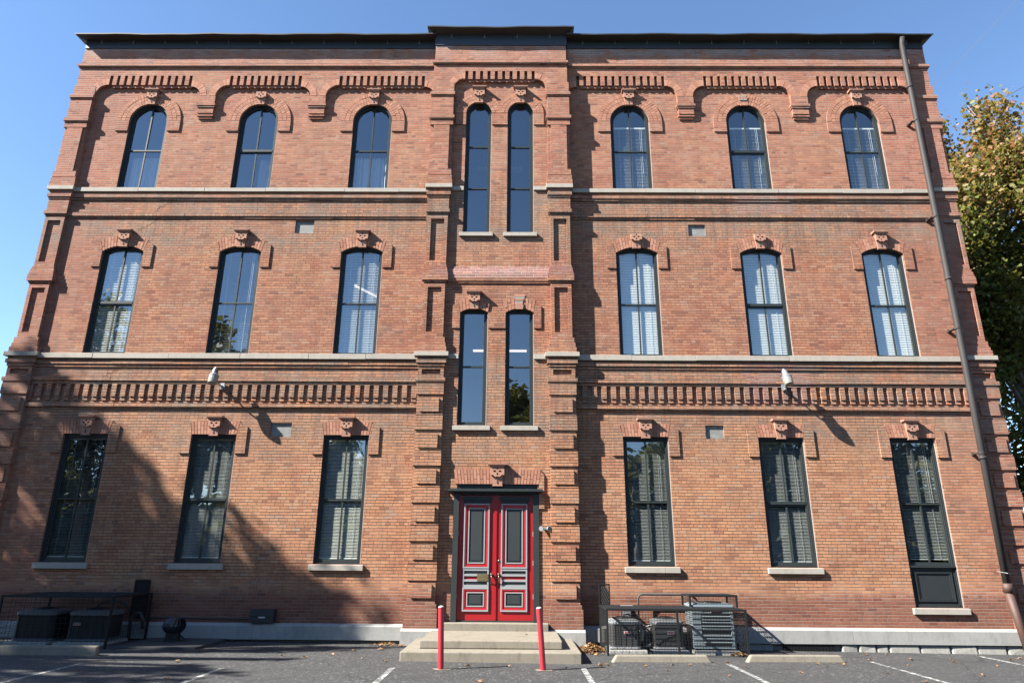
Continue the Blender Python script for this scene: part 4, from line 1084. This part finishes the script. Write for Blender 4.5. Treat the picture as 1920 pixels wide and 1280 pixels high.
def guard_panel(t, base, x0, x1, y, z0, z1):
    m = MB(); w = .025; frame_boxes(m, x0, x1, z0, z1, w, y-.015, y+.015); n = 5; d = (x1-x0-2*w)/n; k = int((z1-z0-2*w)/(d*1.9))
    for i in range(-k*2, n):
        for s in (0, 1):
            for j in range(k):
                pass
    hx = d; hz = (z1-z0-2*w)/k
    for i in range(n):
        for j in range(k):
            xa, za = x0+w+i*hx, z0+w+j*hz
            m.bar((xa, y, za), (xa+hx/2, y, za+hz/2), .010); m.bar((xa+hx/2, y, za+hz/2), (xa+hx, y, za), .010)
            m.bar((xa, y, za+hz), (xa+hx/2, y, za+hz/2), .010); m.bar((xa+hx/2, y, za+hz/2), (xa+hx, y, za+hz), .010)
    rel(m.build('guard_panel', M['cage'], t), base)
c1, b1 = cage('long black steel cage enclosing three condensers right of the steps', 1.90, 4.82, -1.50, -.22, lambda x: gz(x), .79, [3.38])
guard_panel(c1, b1, 1.88, 2.14, -.24, .82, 1.29)
MB().box(2.30, 2.52, -1.30, -1.20, .835, .84)
m = MB(); m.box(2.33, 2.60, -.62, -.48, .834, .842); rel(m.build('label_plate', M['acgrey'], c1), b1)
c2, b2 = cage('smaller raised black cage top over the tall blue-grey condenser', 3.80, 4.82, -.95, -.22, lambda x: .84, 1.05, [])
c3, b3 = cage('long black steel cage in tree shade at the left end of the wall', -10.80, -8.46, -1.80, -.22, lambda x: gz(x), .98, [], sp=.10)
guard_panel(c3, b3, -8.88, -8.54, -.24, .46, 1.30)
m = MB(); m.box(-8.88, -8.54, -.20, -.17, .46, 1.29); rel(m.build('guard_back', M['black'], c3), b3)
pad(-10.95, -9.98, -1.35, -.3, .06, 'grey slab under the condenser at the far left'); pad(-9.85, -8.80, -1.35, -.3, .06, 'grey slab under the badged condenser in the left cage')
ac_round(-10.46, -.80, .06, .84, .62, .70, 'black condenser without a badge at the far left of the photo', badge=False, dark=True)
ac_round(-9.30, -.80, .06, .84, .62, .70, 'black condenser with a white badge in the left cage', dark=True, badge_side=-.2)
hoses('refrigerant_hose', 'black looped hose beside the left cage panel', [([(-9.9, -.2, .5), (-9.6, -.25, .78), (-9.3, -.25, .84), (-9.0, -.25, .76), (-8.86, -.2, .5)], .02, M['hose']), ([(-8.80, -.3, .05), (-8.80, -.32, .45), (-8.70, -.34, .58), (-8.60, -.34, .58), (-8.52, -.32, .45), (-8.52, -.28, .25)], .04, M['hose'])], (-9.2, -.25, gz(-9)))

# turbine vent on its dark hatch cover
m = MB(); m.hexa([(-8.30, -1.75, .0), (-6.62, -1.75, -.02), (-6.62, -.18, -.02), (-8.30, -.18, .0), (-8.30, -1.75, .045), (-6.62, -1.75, .035), (-6.62, -.18, .045), (-8.30, -.18, .055)])
tag(m.build('hatch_cover', plain('dark_cover', (.035, .036, .038), .7, var=.3), None, bevel=.008), 'flat dark cover slab on the ground under the turbine vent', 'hatch cover')
t = thing('turbine_vent', 'black round turbine ventilator standing on the dark cover slab', 'ventilator', (-7.56, -.80, .045))
m = MB(); m.lathe([(.19, 0), (.18, .02), (.155, .03), (.15, .16)], (0, 0, 0), Vector((0, 0, 1)), 24); m.build('neck', M['cage'], t)
m = MB(); m.lathe([(.14, .15), (.15, .16), (.12, .18), (.12, .46), (.13, .47), (.10, .495), (.02, .51)], (0, 0, 0), Vector((0, 0, 1)), 24)
for k in range(18):
    a = 2*math.pi*k/18; q = []
    for j in range(7):
        f = j/6; r_ = .14+.105*math.sin(math.pi*f)**.8; aa = a+f*.45; q.append((r_, aa, .165+.31*f))
    for (r1, a1, z1), (r2, a2, z2) in zip(q, q[1:]):
        P = lambda r, a, z, da: (r*math.cos(a+da), r*math.sin(a+da), z)
        m.q(P(r1, a1, z1, 0), P(r1*.86, a1, z1, .30), P(r2*.86, a2, z2, .30), P(r2, a2, z2, 0))
m.build('fan_head', M['fascia'], t)
m = MB(); m.tube([(.16, 0, .12), (.24, .0, .06), (.26, .0, .0)], .018, 6); m.build('stay', M['cage'], t)
# wall box and thin pipe
t = thing('vent_box', 'square black vent box with a pale label at the foot of the wall', 'vent box', (-5.87, -.1, .385))
m = MB(); m.box(-.275, .275, -.09, .10, .0, .29); m.box(-.285, .285, -.105, -.09, .135, .15); m.build('box', M['black'], t, bevel=.005)
m = MB(); m.box(-.06, .09, -.112, -.105, .10, .13); m.build('label_plate', M['badge'], t)
m = MB(); m.tube([(-8.5, -.05, .47), (-7.3, -.045, .462), (-6.16, -.05, .455)], .016, 6)
tag(m.build('wall_pipe', M['hose'], None), 'thin dark pipe running above the plinth to the black vent box', 'pipe')

# ------------------------------------------------------------------ downspout
t = thing('downspout', 'tall brown downspout with a rusty lower length at the right corner', 'downspout', (11.33, -.24, gz(11.3)))
bl = t.location
m = MB(); m.tube([(11.36, -.33, 16.66), (11.37, -.27, 16.45), (11.37, -.25, 15.6), (11.36, -.25, 11), (11.33, -.25, 6), (11.28, -.24, 1.3)], .078, 14); m.tube([(11.36, -.25, 14.93), (11.36, -.25, 15.0)], .086, 14); m.tube([(11.345, -.25, 8.9), (11.345, -.25, 8.97)], .086, 14); m.tube([(11.305, -.245, 4.2), (11.305, -.245, 4.27)], .086, 14)
rel(m.build('pipe', M['pipe'], t, smooth=True), bl)
m = MB(); m.tube([(11.28, -.24, 1.36), (11.28, -.24, 1.16)], .105, 14); m.tube([(11.28, -.24, 1.16), (11.34, -.28, .6), (11.42, -.34, -.25)], [.088, .086, .086], 14); rel(m.build('rusty_boot', M['rust'], t, smooth=True), bl)
for z in (13.82, 10.76, 7.55, 4.36): m = MB(); m.box(11.22, 11.30, -.24, .0, z-.012, z+.012); m.box(11.20, 11.225, -.07, 0, z-.035, z+.035); m.tube([(11.345-.0045*(13.8-z), -.245, z-.02), (11.345-.0045*(13.8-z), -.245, z+.02)], .083, 14); rel(m.build('pipe_bracket', M['pipe'], t), bl)
m = MB(); m.tube([(11.14, -.2, 1.62), (11.28, -.34, 1.58), (11.42, -.22, 1.56)], .008, 6); rel(m.build('wire_tie', M['metal'], t), bl)

# ------------------------------------------------------------------ wall lamps
def wall_lamp(x, z, lab, tilt, bright):
    t = thing('wall_lamp', lab, 'wall lamp', (x, 0, z), 'dusk-to-dawn lamps on the facade'); k = .80
    y0 = -.10
    m = MB(); m.box(-.05, .05, y0-.03, y0+.02, -.10, .06); m.tube([(0, y0-.03, -.02), (-.02, y0-.22, -.03), (-.05, y0-.42, .06)], .018, 8); m.box(-.012, .012, y0-.12, y0-.03, -.09, -.02); m.build('bracket_arm', M['metal'], t)
    ax = Vector(tilt).normalized(); c = Vector((-.06, y0-.46, .05))
    A = M['lampwhite'] if bright else M['lampw']
    m = MB(); m.lathe([(a*k, b*k) for a, b in [(.085, .0), (.135, .03), (.150, .10), (.155, .125), (.12, .17)]], c, ax, 20); m.build('shade', A, t, smooth=False)
    m = MB(); m.lathe([(a*k, b*k) for a, b in [(.10, -.17), (.13, -.15), (.145, -.05), (.148, .06)]], c, ax, 20); m.build('lens', M['lens'], t)
    m = MB(); m.lathe([(a*k, b*k) for a, b in [(.10, .165), (.092, .27), (.08, .36), (.04, .37), (.04, .42), (.02, .43)]], c, ax, 18); m.build('ballast_housing', M['lampw'] if bright else M['lampd'], t)
wall_lamp(-7.54, 5.98, 'grey-capped lamp on an arm above the second ground-floor window from left', (-.02, .30, 1), False)
wall_lamp(6.74, 6.02, 'all-white lamp on an arm above the fifth ground-floor window', (-.10, .36, 1), True)
t = thing('flood_light', 'small white twin-head security light right of the red door', 'security light', (.66, YC, 2.5))
m = MB(); m.lathe([(.04, 0), (.045, .03)], (0, 0, 0), Vector((0, -1, 0)), 12); m.box(-.012, .012, -.08, -.03, -.04, .0); m.build('mount', M['lampwhite'], t)
for s in (-1, 1): m = MB(); m.lathe([(.03, 0), (.05, .06), (.06, .10), (.055, .11)], (s*.055, -.06, .01), Vector((s*.45, -1, -.1)), 14); m.build('lamp_head', M['lampwhite'], t)

# lights seen through the windows
def tube_light(name, x0, x1, y, z, lab, on=True, skew=0.):
    t = thing(name, lab, 'ceiling light', ((x0+x1)/2, y, z)); L = (x1-x0)/2
    if on:
        m = MB(); m.hexa([(-L, -.10-skew, .07), (L, -.10+skew, .07), (L, .10+skew, .07), (-L, .10-skew, .07), (-L, -.06-skew, .12), (L, -.06+skew, .12), (L, .06+skew, .12), (-L, .06-skew, .12)]); m.build('housing', M['badge'], t)
        for s in (-.05, .05): m = MB(); m.tube([(-L, s-skew, .05), (L, s+skew, .05)], .022, 8); m.build('tube', M['tube'], t)
    else:
        m = MB(); m.box(-L, L, -.09, .09, 0, .10); m.build('housing', M['badge'], t)
        for s in (-.7, .7): m = MB(); m.tube([(L*s, 0, .1), (L*s, 0, 1.6)], .012, 6); m.build('hanger', M['badge'], t)
tube_light('ceiling_light', -1.38, .26, 3.0, 7.83, 'lit fluorescent tube seen across the two narrow middle-storey windows')
tube_light('pendant_light', -1.36, .12, 2.5, 13.85, 'unlit white pendant bar behind the two tall top-storey centre windows', on=False)
tube_light('ceiling_light', -4.75, -4.1, 2.0, 9.3, 'lit fluorescent tube seen slantwise in the third middle-storey window', skew=.6)

# ------------------------------------------------------------------ trees
def foliage(name, clusters, n, size, mat, seed, parent=None, base=(0, 0, 0), drop=.0):
    rs = np.random.RandomState(seed); base = np.array(base)
    vol = np.array([c[3]*c[4]*c[5] for c in clusters])**.75*np.array([c[6] if len(c) > 6 else 1. for c in clusters]); cnt = np.maximum(3, (vol/vol.sum()*n).astype(int))
    P = []
    for (cx, cy, cz, rx, ry, rz), k in zip([c[:6] for c in clusters], cnt):
        d = rs.normal(size=(k, 3)); d /= np.linalg.norm(d, axis=1)[:, None]
        rad = rs.uniform(.12, 1., size=(k, 1))**.45*(1+.18*rs.normal(size=(k, 1)))
        P.append(np.array([cx, cy, cz])+d*rad*np.array([rx, ry, rz]))
    P = np.concatenate(P); k = len(P)
    nrm = rs.normal(size=(k, 3))+np.array([0, 0, .7]); nrm /= np.linalg.norm(nrm, axis=1)[:, None]
    a = np.cross(nrm, rs.normal(size=(k, 3))); a /= np.linalg.norm(a, axis=1)[:, None]; b = np.cross(nrm, a)
    s = size*rs.uniform(.55, 1.25, size=(k, 1))
    prof = [(-.55, 0, 0), (-.15, .42, .06), (.15, .30, .02), (.6, 0, -.10), (.15, -.30, .02), (-.15, -.42, .06)]
    Vv = np.stack([P+a*s*u+b*s*v+nrm*s*w for u, v, w in prof], axis=1)-base
    me = bpy.data.meshes.new(name); me.vertices.add(k*6); me.vertices.foreach_set('co', Vv.reshape(-1).astype(np.float32))
    me.loops.add(k*6); me.loops.foreach_set('vertex_index', np.arange(k*6, dtype=np.int32)); me.polygons.add(k); me.polygons.foreach_set('loop_start', np.arange(k, dtype=np.int32)*6); me.polygons.foreach_set('loop_total', np.full(k, 6, dtype=np.int32))
    me.update(calc_edges=True); me.materials.append(mat)
    o = bpy.data.objects.new(name, me); COL.objects.link(o)
    if parent: o.parent = parent
    return o
def tree(label, base, trunk_h, r0, clusters, n, size, mat, seed, group=None, lean=(0, 0)):
    t = thing('tree', label, 'tree', base, group); rr = random.Random(seed); bx, by, bz = base
    top = Vector((lean[0], lean[1], trunk_h))
    m = MB(); path = [Vector((0, 0, -.2)), Vector((lean[0]*.2+rr.uniform(-.1, .1), lean[1]*.2, trunk_h*.3)), Vector((lean[0]*.6, lean[1]*.6+rr.uniform(-.2, .2), trunk_h*.65)), top]
    m.tube(path, [r0*1.25, r0, r0*.7, r0*.3], 10)
    m.build('trunk', M['bark'], t, smooth=True)
    m = MB()
    for (cx, cy, cz, rx, ry, rz) in [c[:6] for c in clusters]:
        e = Vector((cx-bx, cy-by, cz-bz)); h = min(trunk_h*.95, max(trunk_h*.28, e.z-rr.uniform(.45, .8)*math.hypot(e.x, e.y)-1.2)); f = h/trunk_h
        s = Vector((lean[0]*f, lean[1]*f, h)); mid = (s+e)/2+Vector((rr.uniform(-.3, .3), rr.uniform(-.3, .3), rr.uniform(.0, .5)))
        m.tube([s, mid, e], [r0*.34*(1-f*.5), r0*.2, r0*.06], 6)
        for _ in range(3):
            q = e+Vector((rr.uniform(-1, 1)*rx*.8, rr.uniform(-1, 1)*ry*.8, rr.uniform(-.6, .9)*rz)); m.tube([mid*.4+e*.6, (mid*.2+e*.4+q*.4)+Vector((0, 0, .1)), q], [r0*.10, r0*.06, r0*.02], 5)
    m.build('limbs', M['bark'], t, smooth=True)
    foliage('crown', clusters, n, size, mat, seed, t, base)
    return t
def crown_clusters(c, r, n, seed, cr=(.3, .45), zmin=-.75):
    rr = random.Random(seed); L = []
    while len(L) < n:
        d = Vector((rr.gauss(0, 1), rr.gauss(0, 1), rr.gauss(0, 1))).normalized()*rr.uniform(.35, .85)
        if d.z < zmin: continue
        k = rr.uniform(*cr); L.append((c[0]+d.x*r[0], c[1]+d.y*r[1], c[2]+d.z*r[2], r[0]*k, r[1]*k, r[2]*k*.8))
    return L
# the maple behind the right corner
cl = crown_clusters((19.5, 8.5, 13.9), (4.4, 4.4, 7.6), 62, 21, (.17, .27), -.95)
cl += crown_clusters((19.6, 8.5, 5.6), (3.8, 3.8, 4.2), 22, 22, (.24, .38), -.9)
tree('tall maple turning orange at the top, behind the right end of the building', (19.6, 8.5, gz(16)), 16.5, .42, cl, 98000, .165, M['green'], 5, lean=(-.3, .2))
# tree to the left of the car park that shades the lower left of the facade
def sunpt(x, z, t, y=0.): return (x-2.4*t, y-1.*t, z+2.1*t)
rr = random.Random(9); cl = []
CH = [([(-10.31, 4.92), (-8.8, 1.6)], .33, 1), ([(-9.59, 4.25), (-8.27, 2.65)], .24, 1), ([(-7.01, 2.47), (-5.15, 1.33), (-3.46, .64)], .40, 1), ([(-7.63, 1.85), (-6.15, 1.26)], .5, 1), ([(-13.01, 6.01), (-12.35, 2.31)], .55, 1),
      ([(-11.56, 5.39), (-10.03, 4.12)], .30, 1), ([(-11.46, 4.24), (-10.18, 1.83)], .42, 2), ([(-12.69, 6.44), (-11.85, 6.09)], .3, 1), ([(-12.48, 5.8), (-11.0, 5.63)], .28, 1), ([(-12.26, 1.4), (-8.43, 1.31)], .5, 1), ([(-12.09, .69), (-4.32, .46)], .5, 2), ([(-11.96, .12), (-5.52, .11)], .5, 2),
      ([(-5.05, .34), (-3.42, .07)], .22, 1), ([(-12.1, 4.1), (-11.44, 1.7)], .35, 1), ([(-8.58, 2.21), (-6.96, 1.62)], .35, 1), ([(-9.44, 2.33), (-8.1, 1.61)], .3, 1), ([(-12.4, 5.46), (-11.93, 4.24)], .3, 1)]
DW = [.42, .4, .75, .8, .6, .5, 1., .75, .65, .8, 1.1, 1.1, .5, .45, .6, .5, .5]
for (pts, r, k), dw in zip(CH, DW):
    for (xa, za), (xb, zb) in zip(pts, pts[1:]):
        n = max(2, int(math.hypot(xb-xa, zb-za)/(r*.8)))
        for i in range(n):
            for _ in range(k):
                f = (i+rr.random())/n; q = r*rr.uniform(.7, 1.2)
                cl.append((*sunpt(xa+(xb-xa)*f+rr.uniform(-.6, .6)*r, za+(zb-za)*f+rr.uniform(-.6, .6)*r, rr.uniform(5.4, 7.2)), q, q, q*.85, dw))
GR = [([(-8.67, -4.47), (-5.6, -4.69)], .45), ([(-7.93, -5.49), (-5.46, -5.51)], .6), ([(-7.59, -2.11), (-3.9, -1.43)], .42), ([(-9.34, -2.7), (-8.07, -2.92)], .3), ([(-4.76, -.84), (-2.88, -.9)], .28), ([(-6.07, -3.7), (-4.57, -4.64)], .22), ([(-5.48, -3.05), (-4.17, -2.75)], .16), ([(-11.33, -.81), (-8.18, -.56)], .5), ([(-11.0, -1.6), (-8.18, -1.5)], .5), ([(-11.6, -3.7), (-9.2, -4.2)], .5)]
for pts, r in GR:
    for (xa, ya), (xb, yb) in zip(pts, pts[1:]):
        n = max(2, int(math.hypot(xb-xa, yb-ya)/(r*.8)))
        for i in range(n):
            f = (i+rr.random())/n; q = r*rr.uniform(.7, 1.2)
            cl.append((*sunpt(xa+(xb-xa)*f, 0., rr.uniform(5.6, 6.8), ya+(yb-ya)*f+rr.uniform(-.4, .4)*r), q, q*.7, q*.6))
tree('leafy tree at the left of the car park shading the wall', (-24.5, -8., .06), 13, .45, cl, 6200, .24, M['green2'], 8)
# trees across the car park, mirrored in the panes
for i, (x, y, h, w) in enumerate([(-37, -42, 26, 6.), (-20, -50, 15, 6), (-26.5, -40, 22.5, 4.6), (-11, -52, 14, 6), (1.5, -46, 19, 4.6), (12, -54, 15, 6.5), (24, -50, 18, 6.5), (37, -48, 17, 7), (50, -52, 18, 7), (-48, -50, 20, 8), (-62, -46, 19, 8)]):
    c = crown_clusters((x, y, h*.60), (w, w, h*.40), 20, 40+i, (.24, .42), -.9)
    tree(['broad green tree across the car park, mirrored in the panes', 'tall bushy tree across the car park, mirrored in the panes', 'spreading yellow-green tree across the car park'][i % 3], (x, y, gz(x)), h*.8, .35, c, 9000, .45, M['green2'], 60+i, 'trees across the car park')

rr = random.Random(77); cl = []
for i in range(60): x = -88+i*3; cl.append((x+rr.uniform(-1, 1), -66+rr.uniform(-4, 4), rr.uniform(2.0, 6.5), 3.8, 2.2, rr.uniform(3, 4.6)))
for i in range(48): cl.append((-90+i*3.8, -63+rr.uniform(-2, 2), 1.6, 3.2, 1.2, 2.2))
o = foliage('far_wood', cl, 42000, 1.5, M['green2'], 99); tag(o, 'dark band of woodland far across the car park', 'woodland', kind='stuff')
# overhead wires
m = MB(); m.tube([(23.0, 8, 26.6), (20.2, 9, 23.7), (17.7, 10, 21.6)], .007, 5); tag(m.build('overhead_wire', M['wirelight'], None), 'thin pale overhead wire crossing the sky at upper right', 'wire')
m = MB(); m.tube([(20.6, 8, 20.7), (22.0, 8, 21.55), (30, 8, 26.6)], .012, 5); tag(m.build('overhead_wire', M['wire'], None), 'dark overhead wire running into the orange maple crown', 'wire')

# ------------------------------------------------------------------ fallen leaves
def leaf_mesh(seed, s):
    r = random.Random(seed); pts = []
    for k in range(10):
        a = math.pi*2*k/10; rad = s*(1. if k % 2 == 0 else .48)*r.uniform(.8, 1.15); pts.append((rad*math.cos(a), rad*math.sin(a), abs(math.sin(a))*s*.35+r.uniform(0, .25)*s))
    m = MB(); m.v = [(0, 0, .008)]+pts
    for k in range(10): m.f.append((0, 1+k, 1+(k+1) % 10)); m.mi.append(0)
    return m
rr = random.Random(2)
spots = [(-2.9, -1.2), (-3.4, -1.5), (-3.7, -2.1), (-4.1, -2.6), (-3.0, -2.6), (-2.5, -2.9), (-4.6, -2.4), (-4.9, -1.3), (-6.2, -3.4), (-6.4, -2.0), (-.15, -3.3), (-.9, -3.35), (-.6, -5.0), (.9, -3.4), (1.55, -3.0), (1.7, -2.9), (2.4, -2.9), (2.7, -3.5), (2.95, -2.75), (3.3, -2.7), (3.9, -2.5), (4.1, -2.4), (4.3, -2.9), (3.7, -3.9), (5.1, -3.5), (5.9, -2.3), (6.4, -2.25), (6.7, -3.4), (6.9, -4.2), (7.3, -1.5), (7.7, -2.2), (8.2, -1.4), (8.6, -2.6), (8.9, -1.7), (9.2, -1.1), (9.5, -2.1), (9.9, -1.4), (10.4, -1.2), (8.4, -3.4), (9.6, -3.0), (10.8, -.9), (7.6, -.7), (8.1, -.6), (-5.5, -5.2), (.2, -1.2)]
protos = [leaf_mesh(i, .055).build('fallen_leaf', M['dryleaf']) for i in range(4)]
for i, (x, y) in enumerate(spots):
    o = protos[i] if i < 4 else protos[i % 4].copy()
    if i >= 4: COL.objects.link(o)
    s = rr.uniform(.7, 1.35); o.location = (x, y, gz(x)+.006 if i != len(spots)-1 else .274); o.rotation_euler = (rr.uniform(-.25, .25), rr.uniform(-.25, .25), rr.uniform(0, 6.28)); o.scale = (s, s*rr.uniform(.6, 1), s)
    tag(o, 'single dry brown leaf lying loose on the car park ground' if i != len(spots)-1 else 'small dry leaf on the upper concrete step', 'leaf', 'dry leaves scattered on the ground' if i != len(spots)-1 else None)
m = MB()
for (cx, cy, sx, sy, n, hh) in ((1.62, -.75, .30, .55, 230, .14), (4.7, -1.2, .16, .12, 40, .07), (-2.9, -.45, .35, .12, 40, .05)):
    for i in range(n):
        x, y = cx+rr.gauss(0, sx*.5), cy+rr.gauss(0, sy*.5); d = math.hypot((x-cx)/sx, (y-cy)/sy)
        if 1.26 > x > -2.3 and y < -.37: x = 1.28+rr.uniform(0, .2)
        z = gz(x)+.01+max(0, hh*(1-d))*rr.uniform(.3, 1); lm = leaf_mesh(rr.randint(0, 9999), rr.uniform(.035, .065))
        rot = Matrix.Rotation(rr.uniform(0, 6.3), 3, 'Z') @ Matrix.Rotation(rr.uniform(-.7, .7), 3, 'X'); b0 = len(m.v)
        m.v += [tuple(rot @ Vector(v)+Vector((x, y, z))) for v in lm.v]; m.f += [tuple(b0+a for a in f) for f in lm.f]; m.mi += lm.mi
o = m.build('leaf_litter', M['dryleaf']); tag(o, 'drift of dry brown leaves against the wall beside the steps', 'leaf litter', kind='stuff')
